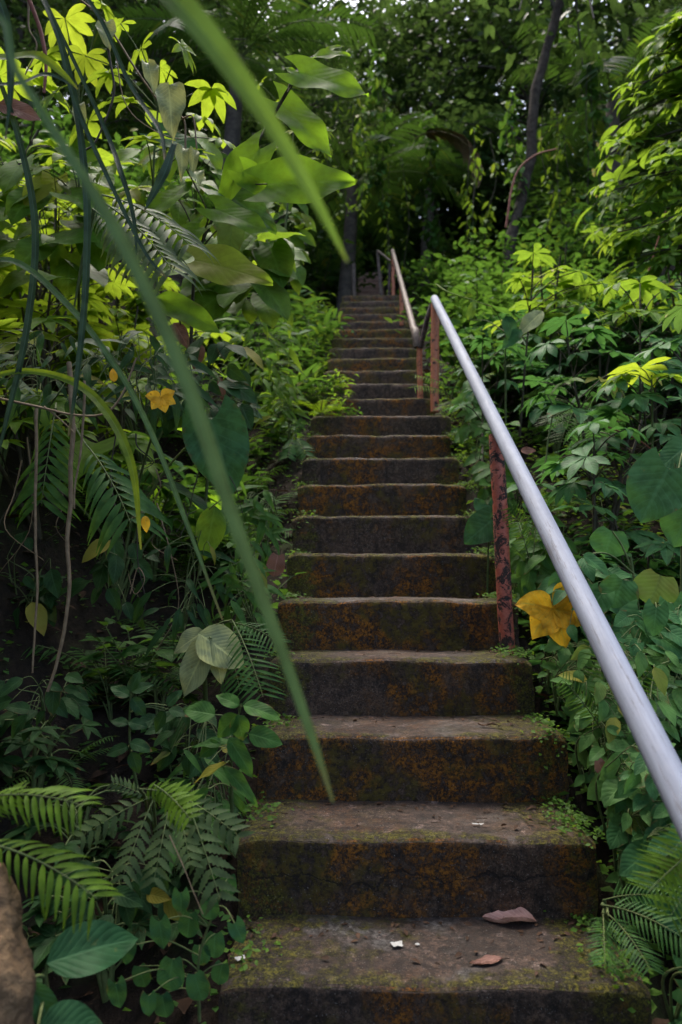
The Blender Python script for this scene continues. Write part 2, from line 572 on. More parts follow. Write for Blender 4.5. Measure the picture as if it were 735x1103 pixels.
def bez(pts, n=12):
    """smooth curve through the points (Catmull-Rom)"""
    p = np.asarray(pts, float)
    p = np.concatenate([[2 * p[0] - p[1]], p, [2 * p[-1] - p[-2]]])
    out = []
    seg = len(p) - 3
    for i in range(seg):
        for t in np.linspace(0, 1, max(2, n // seg + 1), endpoint=False):
            a, b, c, d = p[i:i + 4]
            out.append(.5 * ((2 * b) + (c - a) * t + (2 * a - 5 * b + 4 * c - d) * t * t + (3 * b - a - 3 * c + d) * t ** 3))
    out.append(p[-2])
    return np.array(out)


UP = np.array((0, 0, 1.))
L_OV = [leaf('ovate', .5, 7, 4, .22, .35 + .15 * i, wave=.12, seed=i) for i in range(3)]
L_LAN = [leaf('lance', .2, 8, 2, .25, .5 + .3 * i, wave=.1, seed=i) for i in range(3)]
L_HEART = [leaf('heart', .8, 8, 6, .15, .3 + .15 * i, lobe=.3, wave=.1, seed=i) for i in range(3)]
L_ROUND = [leaf('round', .82, 8, 6, .12, .25, lobe=.12, wave=.08, seed=i) for i in range(2)]
L_PAL = [palmate((7, 7, 8, 6)[i], (2.15, 2., 2.2, 1.8)[i], ('obov', 'ovate')[i % 2], seed=i, droop=.3 + .14 * i, w=(.37, .33, .34, .38)[i], back=(.6, .5, .65, .55)[i]) for i in range(4)]
L_PALD = [palmate(5 + 2 * (i % 2), 1.9, 'ovate', .36, seed=i + 9, droop=.35) for i in range(2)]
L_TINY = leaf('ovate', .62, 2, 2, .2, .3)
L_FAR = leaf('ovate', .46, 3, 2, .25, .4)
L_FARL = leaf('lance', .22, 4, 2, .25, .7)
L_PINNA = leaf('lance', .09, 6, 2, .2, .4)
L_PINNA_W = leaf('lance', .125, 8, 2, .25, .8)
L_PINNA_S = leaf('lance', .13, 3, 2, .15, .35)


def lobed_pinna(n=9, w=.42):
    """pinna cut into side lobes: a narrow blade plus lobes as one template"""
    ps = [leaf('lance', .13, 6, 2, .1, .25)]
    for i in range(1, n):
        t = i / n
        for s in (-1, 1):
            v, q, u = leaf('ovate', .42, 3, 2, .05, .2)
            L = w * (math.sin(PI * (.18 + .8 * t)) ** .8) * .62 + .03
            v = v * L @ rotz(-s * 1.0).T + np.array((0, t * .96, -.13 * t * t))
            ps.append((v, q, u))
    return merge(ps)


L_PINNA_L = leaf('lance', .27, 14, 2, .15, .35, serr=.22)


def pick(l, r):
    return l[int(r.integers(len(l)))]


# ------------------------------------------------------------------ plant builders (local coordinates, base at origin)
def p_herb(seed, h=.4, L=.12, pairs=6, kinds=L_OV, lean=.15, mat='green', smat='stem', nst=4):
    r = np.random.default_rng(seed)
    st, fo = MB(), MB()
    for k in range(nst):
        a = r.uniform(0, 2 * PI)
        out = r.uniform(.15, .5) * h
        hh = h * r.uniform(.6, 1.)
        c = bez([(0, 0, 0), (out * .3 * math.cos(a), out * .3 * math.sin(a), hh * .55), (out * math.cos(a), out * math.sin(a), hh)], 8)
        st.tube(c, np.linspace(.005, .002, len(c)) * (h / .4) ** .5, 5)
        for i in range(pairs):
            t = .25 + .75 * (i + 1) / pairs
            p = c[min(len(c) - 1, int(t * (len(c) - 1)))]
            ph = i * PI / 2 + r.uniform(-.4, .4)
            for s in (0, PI):
                d = np.array((math.cos(ph + s), math.sin(ph + s), r.uniform(-.1, .45) + .3 * (i == pairs - 1)))
                l = L * r.uniform(.6, 1.15) * (1 - .3 * (i == pairs - 1))
                u = UP + r.normal(0, .25, 3)
                q = p + d / np.linalg.norm(d) * l * .25
                st.tube([p, q], .0015, 4)
                fo.batch(pick(kinds, r), frame(d, u)[None] * l, [q], [r.random()])
    return st, fo, mat, smat


def p_palm_shrub(seed, h=1., R=.2, nl=14, mat='bright', kinds=L_PAL, smat='stem_dark'):
    r = np.random.default_rng(seed)
    st, fo = MB(), MB()
    for k in range(3):
        a = r.uniform(0, 2 * PI) + k * 2
        out = r.uniform(.1, .35) * h
        hh = h * r.uniform(.65, 1.)
        c = bez([(0, 0, 0), (out * .4 * math.cos(a), out * .4 * math.sin(a), hh * .5), (out * math.cos(a), out * math.sin(a), hh)], 8)
        st.tube(c, np.linspace(.011, .005, len(c)), 6)
        for i in range(nl // 3 + 1):
            t = r.uniform(.35, 1)
            p = c[int(t * (len(c) - 1))]
            ph = r.uniform(0, 2 * PI)
            pl = R * r.uniform(.9, 1.9)
            d = np.array((math.cos(ph), math.sin(ph), r.uniform(.1, .9)))
            d /= np.linalg.norm(d)
            q = p + d * pl
            st.tube(bez([p, p + d * pl * .5 + UP * .03, q], 4), .003, 4, rnd=.2)
            u = UP * 1.1 + np.array((math.cos(ph), math.sin(ph), 0)) * r.uniform(-.1, .6) + r.normal(0, .2, 3)
            fo.batch(pick(kinds, r), frame(np.array((math.cos(ph), math.sin(ph), r.uniform(-.5, .1))), u)[None] * R * r.uniform(.7, 1.15), [q], [r.random()])
    return st, fo, mat, smat


def p_broad(seed, h=.8, L=.35, nl=7, mat='big', kinds=L_HEART):
    r = np.random.default_rng(seed)
    st, fo = MB(), MB()
    for i in range(nl):
        a = i * 2.4 + r.uniform(-.4, .4)
        hh = h * r.uniform(.5, 1.)
        out = h * r.uniform(.2, .65)
        q = np.array((out * math.cos(a), out * math.sin(a), hh))
        st.tube(bez([(0, 0, 0), q * (.35, .35, .65), q], 8), np.linspace(.009, .004, 9), 6)
        d = np.array((math.cos(a), math.sin(a), -r.uniform(.2, 1.)))
        u = UP + .6 * np.array((math.cos(a), math.sin(a), 0)) + r.normal(0, .15, 3)
        fo.batch(pick(kinds, r), frame(d, u)[None] * L * r.uniform(.65, 1.1), [q], [r.random()])
    return st, fo, mat, 'stem'


def frond(mb, base, d0, L, npair=16, pl=.28, sag=.6, pin=None, start=.12, roll=None, rr=None, mi_r=1, fwd=.45):
    """one fern or palm frond: an arching midrib with pinnae both sides"""
    rr = rr or np.random.default_rng(1)
    pin = pin if pin is not None else L_PINNA_S
    d0 = np.asarray(d0, float)
    d0 = d0 / np.linalg.norm(d0)
    n = npair + 4
    pts = [np.asarray(base, float)]
    d = d0.copy()
    for i in range(n):
        d = d + np.array((0, 0, -sag / n))
        d /= np.linalg.norm(d)
        pts.append(pts[-1] + d * L / n)
    pts = np.array(pts)
    mb.tube(pts, np.linspace(.004, .001, len(pts)) * (L / .5) ** .7, 5, mi=mi_r)
    Ms, Ps, R = [], [], []
    u0 = UP if roll is None else np.asarray(roll, float)
    for i in range(npair):
        t = start + (1 - start) * (i + .5) / npair
        f = t * n
        k = min(int(f), n - 1)
        p = pts[k] + (pts[k + 1] - pts[k]) * (f - k)
        tg = pts[k + 1] - pts[k]
        tg /= np.linalg.norm(tg)
        x = np.cross(tg, u0)
        x /= np.linalg.norm(x) + 1e-9
        nr = np.cross(x, tg)
        l = L * pl * (math.sin(PI * min(1, .16 + .84 * (1 - t) ** .8)) ** .6 if t > .15 else .8) * rr.uniform(.88, 1.08)
        l = max(l, L * .025)
        for s in (-1, 1):
            dd = x * s + tg * fwd + nr * rr.uniform(-.1, .12) - UP * rr.uniform(.0, .2)
            Ms.append(frame(dd, nr + rr.normal(0, .1, 3)) * l)
            Ps.append(p)
            R.append(rr.random())
    mb.batch(pin, np.array(Ms), np.array(Ps), np.array(R))


def p_fern(seed, L=.6, nf=9, mat='fern', pin=L_PINNA_S, npair=18, pl=.26, sag=1.1):
    r = np.random.default_rng(seed)
    fo = MB()
    for i in range(nf):
        a = i * 2.4 + r.uniform(-.4, .4)
        frond(fo, (0, 0, .02), (math.cos(a), math.sin(a), r.uniform(.5, 1.7)), L * r.uniform(.65, 1.1), npair, pl, sag * r.uniform(.8, 1.3), pin, rr=r)
    return None, fo, mat, 'stem'


def p_reed(seed, h=.7, L=.3, nst=5, mat='green', kinds=L_LAN, nl=8):
    r = np.random.default_rng(seed)
    st, fo = MB(), MB()
    for k in range(nst):
        a = r.uniform(0, 2 * PI)
        hh = h * r.uniform(.6, 1.05)
        out = h * r.uniform(.2, .6)
        c = bez([(0, 0, 0), (out * .25 * math.cos(a), out * .25 * math.sin(a), hh * .6), (out * math.cos(a), out * math.sin(a), hh)], 10)
        st.tube(c, np.linspace(.006, .002, len(c)), 5)
        for i in range(nl):
            p = c[int((.2 + .8 * (i + 1) / nl) * (len(c) - 1))]
            ph = a + (PI / 2 if i % 2 else -PI / 2) + r.uniform(-.9, .9)
            d = np.array((math.cos(ph), math.sin(ph), r.uniform(.1, .8)))
            fo.batch(pick(kinds, r), frame(d, UP + r.normal(0, .25, 3))[None] * L * r.uniform(.6, 1.1), [p], [r.random()])
    return st, fo, mat, 'stem'


def p_vine(seed, drop=2., L=.1, n=60, mat='green', kinds=L_HEART, spread=.15):
    """hanging leafy vine: origin at the top"""
    r = np.random.default_rng(seed)
    st, fo = MB(), MB()
    for k in range(3):
        x0 = r.normal(0, spread, 2)
        c = bez([(x0[0], x0[1], 0), *[(x0[0] + r.normal(0, .08), x0[1] + r.normal(0, .08), -drop * t) for t in (.25, .5, .75)], (x0[0] + r.normal(0, .1), x0[1] + r.normal(0, .1), -drop * r.uniform(.8, 1))], 16)
        st.tube(c, .005, 5)
        for i in range(n // 3):
            p = c[int(r.integers(len(c)))] + r.normal(0, .03, 3)
            ph = r.uniform(0, 2 * PI)
            d = np.array((math.cos(ph), math.sin(ph), -r.uniform(.3, 1.4)))
            fo.batch(pick(kinds, r), frame(d, UP + .8 * np.array((math.cos(ph), math.sin(ph), 0)))[None] * L * r.uniform(.6, 1.2), [p + d * .03], [r.random()])
    return st, fo, mat, 'stem_dark'


def p_bush(seed, h=1.2, rad=.7, n=500, L=.13, mat='green', tmpl=L_FAR):
    """leafy bush: stems fanning out with leaf clusters along them"""
    r = np.random.default_rng(seed)
    st, fo = MB(), MB()
    ns = 12
    for k in range(ns):
        a = k * 2.4 + r.uniform(-.5, .5)
        o = rad * math.sqrt(r.uniform(.05, 1))
        hh = h * r.uniform(.45, 1.) * (1 - .35 * (o / rad) ** 2)
        c = bez([(0, 0, 0), (o * .35 * math.cos(a), o * .35 * math.sin(a), hh * .6), (o * math.cos(a), o * math.sin(a), hh)], 10)
        st.tube(c, np.linspace(.012, .003, len(c)), 5)
        m = n // ns
        t = r.uniform(.2, 1, m) ** .7
        p = c[(t * (len(c) - 1)).astype(int)] + r.normal(0, .09 * h ** .5, (m, 3))
        ph = r.uniform(0, 2 * PI, m)
        D = np.stack([np.cos(ph), np.sin(ph), r.uniform(-.5, .5, m)], 1)
        U = UP + r.normal(0, .35, (m, 3))
        fo.batch(tmpl, frames(D, U) * (L * r.uniform(.6, 1.2, m))[:, None, None], p, r.random(m))
    return st, fo, mat, 'stem_dark'


def p_tree(seed, h=8., rad=2.6, n=7000, L=.17, lo=.25, tr=.1, mat='far', lean=.3, tmpl=L_FAR):
    r = np.random.default_rng(seed)
    st, fo = MB(), MB()
    pts = [(0, 0, -.4)]
    x = y = 0.
    for i in range(1, 7):
        x += r.normal(0, .12) + lean * .12
        y += r.normal(0, .12)
        pts.append((x, y, h * i / 6 * .95))
    c = bez(pts, 24)
    st.tube(c, np.linspace(tr, tr * .2, len(c)), 9)
    ncl = 70
    m = n // ncl
    for k in range(ncl):
        t = lo + (1 - lo) * (k + .5) / ncl
        p0 = c[int(t * .97 * (len(c) - 1))]
        a = k * 2.4 + r.uniform(-.6, .6)
        shape = math.sin(PI * min(.97, .22 + .75 * (t - lo) / (1 - lo))) ** .6
        o = rad * shape * r.uniform(.45, 1.1)
        e = p0 + np.array((o * math.cos(a), o * math.sin(a), o * r.uniform(-.15, .5)))
        b = bez([p0, p0 * .5 + e * .5 + UP * .12 * o, e], 7)
        st.tube(b, np.linspace(tr * .32, .008, len(b)), 5)
        tt = np.clip(r.normal(.8, .25, m), .15, 1.1)
        idx = np.clip((tt * (len(b) - 1)).astype(int), 0, len(b) - 1)
        pp = b[idx] + r.normal(0, 1, (m, 3)) * np.array((.34, .34, .2)) * (.6 + .25 * rad / 2.5)
        ph = r.uniform(0, 2 * PI, m)
        D = np.stack([np.cos(ph), np.sin(ph), r.uniform(-.9, .3, m)], 1)
        U = UP + r.normal(0, .4, (m, 3))
        tone = np.clip(r.random() * .7 + r.random(m) * .4, 0, 1)
        fo.batch(tmpl, frames(D, U) * (L * r.uniform(.55, 1.2, m))[:, None, None], pp, tone)
    return st, fo, mat, 'bark_dark'


def make(name, label, cat, built, loc=(0, 0, 0), group=None, names=('stem', 'foliage')):
    st, fo, mat, sm = built
    t = thing(name, label, cat, loc, group)
    if st is not None and st.n:
        st.build(names[0], M[sm], t)
    fo.build(names[1], [M[mat], M[sm]], t)
    return t


# ------------------------------------------------------------------ terrain
XC, WD, Y0, DEP, RIS = .160, .942, 1.319, .3, .2028
SL = RIS / DEP


def stair_z(y):
    if y < 8.22:
        return SL * (y - Y0) - .02
    if y < 9.2:
        return 4.66
    if y < 15:
        return 4.66 + SL * (y - 9.2)
    if y < 34:
        return 8.58 + .5 * (y - 15)
    return 18.1 + .15 * (y - 34)


def sst(a, b, x):
    t = min(1, max(0, (x - a) / (b - a)))
    return t * t * (3 - 2 * t)


def ground(x, y):
    z = stair_z(y) if y > 1.0 else stair_z(1.0) + (y - 1) * .25
    l = (XC - WD / 2) - x
    r_ = x - (XC + WD / 2)
    if l > 0:
        near = sst(4.5, 2.2, y)
        z += -.2 - .22 * sst(0, .4, l) * (1 - .4 * near)
        z += (1.5 * near + 1.0 * (1 - near) + 1.5 * sst(2.0, 1.0, y)) * sst(.55, 1.7 - .25 * sst(2.0, 1.0, y), l) + .42 * max(0, l - 1.3)  # extra rise near the viewpoint is shaped to block sky light from the left
    elif r_ > 0:
        z += -.2 - .2 * sst(0, .2, r_) + .3 * sst(.3, 1.2, r_) + .38 * max(0, r_ - 1.5)
    else:
        z -= .33
    if y < 17:
        z += .10 * noise.noise(Vector((x * 1.6, y * 1.6, 3))) + .04 * noise.noise(Vector((x * 6, y * 6, 1)))
    else:
        z += .6 * noise.noise(Vector((x * .3, y * .3, 3)))
    return z


def build_ground():
    xs = np.concatenate([np.linspace(-70, -9, 24), np.linspace(-8, -2.6, 24), np.linspace(-2.5, 3.2, 96), np.linspace(3.4, 9, 24), np.linspace(10, 70, 24)])
    ys = np.concatenate([np.linspace(-40, -2, 14), np.linspace(-1.6, .6, 14), np.linspace(.7, 9.5, 130), np.linspace(9.8, 20, 40), np.linspace(21, 110, 36)])
    V = np.array([(x, y, ground(x, y)) for y in ys for x in xs])
    k = len(xs)
    Q = np.array([(j * k + i, j * k + i + 1, (j + 1) * k + i + 1, (j + 1) * k + i) for j in range(len(ys) - 1) for i in range(k - 1)])
    mb = MB()
    mb.add(V, Q)
    o = mb.build('hillside_ground', M['soil'])
    tag(o, 'dark damp soil of the jungle hillside', kind='structure')


build_ground()


# ------------------------------------------------------------------ stairs
def step_mesh(n, x0, x1, y, z, dep=DEP, ris=RIS, res=.013, back=.06, seed=0):
    """one cast concrete step with a rounded worn nosing: y is the nosing line, z the tread height"""
    nx = max(10, int((x1 - x0) / res))
    R = .016
    pr = []
    zb = z - ris - .1
    for t in np.linspace(0, 1, max(5, int(.26 / res))):
        pr.append((y + .004 - .004 * t, zb + (z - R - zb) * t, 0.))
    for a in np.linspace(0, PI / 2, 5)[1:]:
        pr.append((y + R - R * math.cos(a), z - R + R * math.sin(a), 1.))
    for t in np.linspace(0, 1, max(5, int(.34 / res)))[1:]:
        pr.append((y + R + (dep + back - R) * t, z + .004 * t, max(0., 1 - t * 6)))
    m = len(pr)
    V, rn = [], []
    for (py, pz, nz) in pr:
        for i in range(nx + 1):
            x = x0 + (x1 - x0) * i / nx
            q = Vector((x * 7, py * 7, pz * 7))
            d = noise.noise(q) * .005 + noise.noise(q * 3.1) * .0028 + noise.noise(q * 8) * .0015
            e = min(x - x0, x1 - x) / .05
            lo = noise.noise(Vector((x * 4, n * 3.7, 1.))) * .006
            cr = 0
            if e < 1:
                cr = (1 - max(0, e)) ** 2 * .016
            wear = nz * (.003 + .007 * max(0, noise.noise(Vector((x * 9, n * 5.1, 2.)))))
            topw = 1 if pz > z - .03 else 0
            V.append((x + (d * .6 if 0 < i < nx else d * 1.5), py - d + lo * .6 + wear * .8 + cr * .8, pz + d * .8 - wear - cr * topw + lo * topw))
            rn.append(nz)
    V = np.array(V)
    k = nx + 1
    Q = [(j * k + i, j * k + i + 1, (j + 1) * k + i + 1, (j + 1) * k + i) for j in range(m - 1) for i in range(nx)]
    mb = MB()
    mb.add(V, Q, None, np.array(rn))
    # side cheeks: strips from each end profile in to the buried middle of the block
    cy, cz = y + dep * .5, z - ris * .5
    for i0, fl in ((0, 1), (nx, 0)):
        E = V[i0::k]
        C = np.stack([E[:, 0], E[:, 1] * .4 + cy * .6, E[:, 2] * .4 + cz * .6], 1)
        C2 = np.stack([E[:, 0], np.full(m, cy), np.full(m, cz)], 1)
        W = np.concatenate([E, C, C2])
        QQ = []
        for j in range(m - 1):
            for b in (0, m):
                f = (b + j, b + j + 1, b + m + j + 1, b + m + j)
                QQ.append(f if fl else f[::-1])
        mb.add(W, QQ, None, 0.)
    return mb


def stairs(name, label, rows, mat='step'):
    t = thing(name, label, 'stairs', (rows[0][1] * .5 + rows[0][2] * .5, rows[0][3], rows[0][4]))
    loc = np.array(t.location)
    for (n, x0, x1, y, z, dep, ris, res) in rows:
        step_mesh(n, x0, x1, y, z, dep, ris, res).build('step', M[mat], t, loc)
    return t


rr = np.random.default_rng(5)
x0, x1 = XC - WD / 2, XC + WD / 2
rows = []
for n in range(-1, 12):
    j = rr.normal(0, .008, 2)
    rows.append((n, x0 + j[0], x1 + j[1] - (.035 if n in (7, 8, 9, 10) else 0), Y0 + DEP * n, RIS * n, DEP, RIS, .011 if n < 5 else .016))
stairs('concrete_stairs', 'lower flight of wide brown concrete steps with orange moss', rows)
rows = []
for n in range(12, 24):
    j = rr.normal(0, .006, 2)
    f = (n - 12) / 11
    rows.append((n, -.27 + .1 * f + j[0], .57 - .02 * f + j[1], Y0 + DEP * n, RIS * n, DEP if n < 23 else 1.3, RIS, .024))
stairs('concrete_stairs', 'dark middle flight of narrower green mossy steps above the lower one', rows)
rows = []
for k in range(1, 14):
    rows.append((k + 30, .0 + .004 * k, .47 + .004 * k, 9.3 + .3 * k, 4.664 + .205 * k, .3, .205, .04))
stairs('concrete_stairs', 'small far top flight of reddish brown steps in shade', rows, 'step_red')


# ------------------------------------------------------------------ handrails
def rail_point(y):
    return np.array((.561 + .004 * (y - 2.72), y, 1.685 + .683 * (y - 2.72)))


def post(parent, base, top, r, mat, loc, n=14):
    mb = MB()
    b, t = np.asarray(base, float), np.asarray(top, float)
    pts = [b + (t - b) * k for k in np.linspace(0, 1, 24)]
    pts = [p + np.array((noise.noise(Vector(p * 5)) * .003, 0, 0)) for p in pts]
    mb.tube(pts, r, n, cap=True)
    return mb.build('post', mat, parent, loc)


def rail_pipe(parent, a, b, r, mat, loc, n=20):
    mb = MB()
    a, b = np.asarray(a, float), np.asarray(b, float)
    d = (b - a) / np.linalg.norm(b - a)
    ts = list(np.linspace(0, 1, 30))
    pts = [a + (b - a) * t for t in ts]
    rad = [r] * len(pts)
    for k in (.35, .7, .9, .99):          # domed end cap at the far end
        pts.append(b + d * r * .8 * k)
        rad.append(r * math.sqrt(max(.002, 1 - k * k)))
    mb.tube(pts, rad, n)
    return mb.build('pipe', mat, parent, loc)


loc = np.array(P(546, 685, 2.72))
t = thing('handrail', 'silver galvanised pipe handrail on peeling red posts beside the lower steps', 'handrail', loc)
rail_pipe(t, rail_point(.75), rail_point(4.86), .029, M['pipe'], loc)
pt = rail_point(2.72)
o = post(t, P(547, 690, 2.74) - UP * .12, pt + np.array((-.004, .02, -.022)), .029, M['post'], loc)
o['label'] = 'dark red post with black flaking paint'
pt = rail_point(4.82)
o = post(t, P(468, 429, 4.82) - UP * .1, pt + np.array((0, 0, -.025)), .03, M['post_far'], loc)
o['label'] = 'faded orange red post at the far end'
pn = rail_point(.85)
post(t, (pn[0], pn[1], pn[2] - .95), pn - UP * .02, .029, M['post'], loc)
mb = MB()
mb.tube([rail_point(4.84) - UP * .03 + np.array((-.02, .02, 0)), P(460, 345, 4.88), P(453, 375, 4.93)], .019, 8, cap=True)
mb.build('brace', M['post_dark'], t, loc)

loc = np.array(P(453, 425, 4.95))
t = thing('handrail', 'dull grey pipe handrail with orange posts beside the middle flight', 'handrail', loc)
a, b = P(448, 362, 4.95), P(423, 270, 8.4)
rail_pipe(t, a, b, .026, M['pipe_old'], loc)
for (px0, py0, px1, py1, Y, mm) in ((453, 428, 452, 372, 4.95, 'post_far'), (433, 345, 432.5, 308, 6.8, 'post_far'), (424, 325, 423.5, 274, 8.3, 'post_far')):
    post(t, P(px0, py0, Y) - UP * .05, P(px1, py1, Y), .021, M[mm], loc, 10)
mb = MB()
mb.tube([P(450, 374, 4.95), P(448, 362, 4.95) + UP * .01, P(447.5, 356, 5.05)], .03, 10, cap=True)
mb.build('joint', M['pipe_old'], t, loc)

loc = np.array(P(419, 322, 9.0))
t = thing('handrail', 'thin far handrail turning left at the top of the middle flight', 'handrail', loc)
rail_pipe(t, P(421, 281, 8.9), P(407, 270, 9.2), .015, M['pipe_old'], loc, 10)
post(t, P(419, 328, 8.9), P(420, 284, 8.9), .02, M['post_dark'], loc, 10)
post(t, P(412, 330, 9.2), P(407, 270, 9.2), .022, M['pipe_old'], loc, 10)
loc = P(382, 318, 9.6)
mb = MB()
mb.tube([loc - UP * .1, P(381, 284, 9.6)], .032, 10, cap=True)
tag(mb.build('stump_post', M['pipe_old'], None), 'short pale post left of the far top steps', 'post')


# ------------------------------------------------------------------ hero plants, placed where the photograph shows them
def hero(name, label, cat, base, leaves, mat, stem_pts=None, smat='stem_dark', sr=.008, up=(0, -.25, 1.), group=None, leafname=None, wid=1.):
    """leaves: list of dict(T=template, a=base point, b=tip point [, c=centre, R=radius], up=normal hint, m=material). Each big leaf its own part
    when leafname is given, otherwise one foliage mesh."""
    base = np.asarray(base, float)
    t = thing(name, label, cat, base, group)
    st, fo = MB(), MB()
    r = np.random.default_rng(abs(hash(label)) % 1000 if False else len(label) * 7 + len(leaves))
    if stem_pts is None:
        top = np.mean([l['a'] for l in leaves], axis=0)
        stem_pts = [base, base * .5 + top * .5 + np.array((0, 0, .05)), top]
    c = bez(stem_pts, 16)
    st.tube(c, np.linspace(sr, sr * .45, len(c)), 7)
    for l in leaves:
        a = np.asarray(l['a'])
        k = int(np.argmin(np.linalg.norm(c - a, axis=1)))
        k = max(0, k - 2)
        dist = np.linalg.norm(c[k] - a)
        if dist > .01:
            st.tube(bez([c[k], c[k] * .5 + a * .5 + UP * dist * .12, a], 6), np.linspace(sr * .45, sr * .3, 7), 5)
        d = np.asarray(l['b']) - a
        L = np.linalg.norm(d)
        fr = frame(d, np.asarray(l.get('up', up), float) + r.normal(0, .05, 3)) * L
        fr = fr * np.array((l.get('w', wid), 1, 1))
        tgt = MB() if leafname else fo
        tgt.batch(l['T'], fr[None], [a], [l.get('r', r.random())])
        if leafname:
            o = tgt.build(leafname, M[l.get('m', mat)], t, base)
            if 'label' in l:
                o['label'] = l['label']
    st.build('stem', M[smat], t, base)
    if fo.n:
        fo.build('foliage', M[mat], t, base)
    return t


def lf(T, a, b, Y, Yb=None, **k):
    return dict(T=T, a=P(*a, Y), b=P(*b, Yb or Y), **k)


def pal(i, c, R, Y, ang=0., tilt=0., up=None, **k):
    """palmate leaf centred at pixel c, R pixels in radius; ang turns its middle lobe in plan (0 = toward the right)"""
    p = P(*c, Y)
    Rw = R * Y / F
    d = np.array((math.cos(ang), math.sin(ang), -.25 + tilt))
    return dict(T=L_PAL[i % 4], a=p, b=p + d / np.linalg.norm(d) * Rw, up=up if up is not None else (0, -.55, 1.), **k)


HEART_BIG = [leaf('heart', .78, 14, 8, .1, .12 + .1 * i, lobe=.28, wave=.14, seed=20 + i) for i in range(3)]
OV_BIG = [leaf('ovate', .52, 14, 8, .16, .3, wave=.16, seed=30 + i) for i in range(3)]
ROUND_BIG = [leaf('round', .86, 12, 8, .1, .22, lobe=.1, wave=.1, seed=40 + i) for i in range(2)]

# top left lime palmate shrubs
hero('palmate_shrub', 'lime green palmate shrub with star shaped leaves at top left', 'shrub', P(170, 330, 3.0), [
    pal(0, (152, 52), 34, 2.7, 2.2, up=(0, -1., .7)), pal(1, (196, 50), 36, 2.65, .9, up=(0, -1.1, .6)), pal(2, (172, 72), 26, 2.8, 1.3),
    pal(3, (228, 95), 44, 2.6, 1.6, up=(0, -.8, 1)), pal(0, (130, 25), 30, 2.9, 2.8), pal(2, (215, 125), 34, 2.75, .3),
    pal(1, (118, 78), 38, 2.8, 2.6), pal(3, (140, 110), 40, 2.85, -1.8), pal(2, (92, 60), 36, 2.9, 2.), pal(0, (200, 165), 36, 2.8, -.6),
    pal(1, (158, 150), 40, 2.7, -1.2), pal(2, (238, 150), 30, 2.9, .2)], 'lime', [P(170, 330, 3.0), P(165, 200, 2.95), P(172, 95, 2.85)], 'stem')
hero('palmate_shrub', 'lime palmate shrub in the shade below the top left corner leaves', 'shrub', P(85, 360, 3.2), [
    pal(i, c, R * 1.1, 3.0, a, up=(0, -.9, .6)) for i, c, R, a in ((0, (95, 130), 40, 2.2), (1, (60, 100), 36, 2.8), (2, (75, 170), 42, -1.9), (3, (120, 180), 40, -1.), (1, (50, 60), 34, 2.),
                                           (0, (105, 215), 40, -1.4), (2, (140, 205), 36, -.8), (3, (40, 180), 34, 3.), (2, (70, 20), 40, 1.8), (1, (110, 5), 36, 1.2))],
    'lime', [P(85, 360, 3.2), P(85, 230, 3.1), P(85, 90, 3.05)], 'stem')
hero('palmate_shrub', 'small lime palmate shrub behind the big pointed leaves', 'shrub', P(300, 330, 4.2), [
    pal(i, c, R * 1.1, 4., a, up=(0, -.9, .6)) for i, c, R, a in ((0, (305, 95), 18, 1.), (1, (322, 118), 18, .4), (2, (295, 112), 16, 2.), (3, (338, 128), 16, .2), (0, (318, 140), 18, -.5),
                                          (2, (345, 158), 16, -.2), (1, (300, 160), 20, -1.5), (3, (330, 172), 16, -.7), (0, (280, 90), 16, 2.4), (1, (350, 140), 14, .3))],
    'lime', [P(300, 330, 4.2), P(310, 220, 4.1), P(318, 120, 4.1)], 'stem')
# big pointed lime leaves on one dark branch
hero('broadleaf_shrub', 'large shrub with big pointed lime leaves on dark branches at upper left', 'shrub', P(205, 380, 3.1), [
    lf(HEART_BIG[0], (322, 78), (398, 98), 2.9, label='hole bitten leaf at branch tip', up=(.1, -1, .35)), lf(HEART_BIG[1], (322, 82), (308, 70), 2.9, up=(0, -1, .6)),
    lf(HEART_BIG[1], (288, 198), (384, 188), 2.75, up=(0, -1.2, .25)), lf(HEART_BIG[2], (300, 110), (362, 160), 3., up=(.2, -1, .4)),
    lf(HEART_BIG[0], (262, 185), (302, 215), 2.8, up=(0, -1, .2)), lf(HEART_BIG[2], (280, 160), (230, 215), 2.85, up=(0, -1.2, .5)),
    lf(HEART_BIG[1], (240, 205), (300, 245), 2.9, up=(.2, -1, .3), m='green'), lf(HEART_BIG[0], (232, 225), (292, 248), 2.7, up=(0, -1, .6)),
    lf(OV_BIG[0], (168, 320), (240, 353), 2.5, up=(.1, -1, .35)), lf(HEART_BIG[1], (210, 280), (295, 298), 2.6, up=(0, -1, .5)),
    lf(HEART_BIG[2], (250, 240), (245, 285), 2.9, up=(0, -1, .3), m='big'), lf(OV_BIG[1], (336, 62), (378, 52), 3.1, up=(0, -1, .4)), lf(OV_BIG[2], (350, 55), (370, 46), 3.2, up=(0, -1, .4)),
    lf(HEART_BIG[0], (170, 145), (222, 165), 2.75, m='big', up=(0, -1, .6)), lf(HEART_BIG[0], (215, 245), (170, 275), 2.9, up=(0, -1, .5)), lf(HEART_BIG[2], (190, 210), (140, 235), 2.9, up=(0, -1, .6))],
    'big_lime', [P(205, 380, 3.1), P(215, 270, 3.), P(265, 175, 2.95), P(322, 80, 2.95)], 'stem_dark', .009, leafname='leaf', wid=.8)
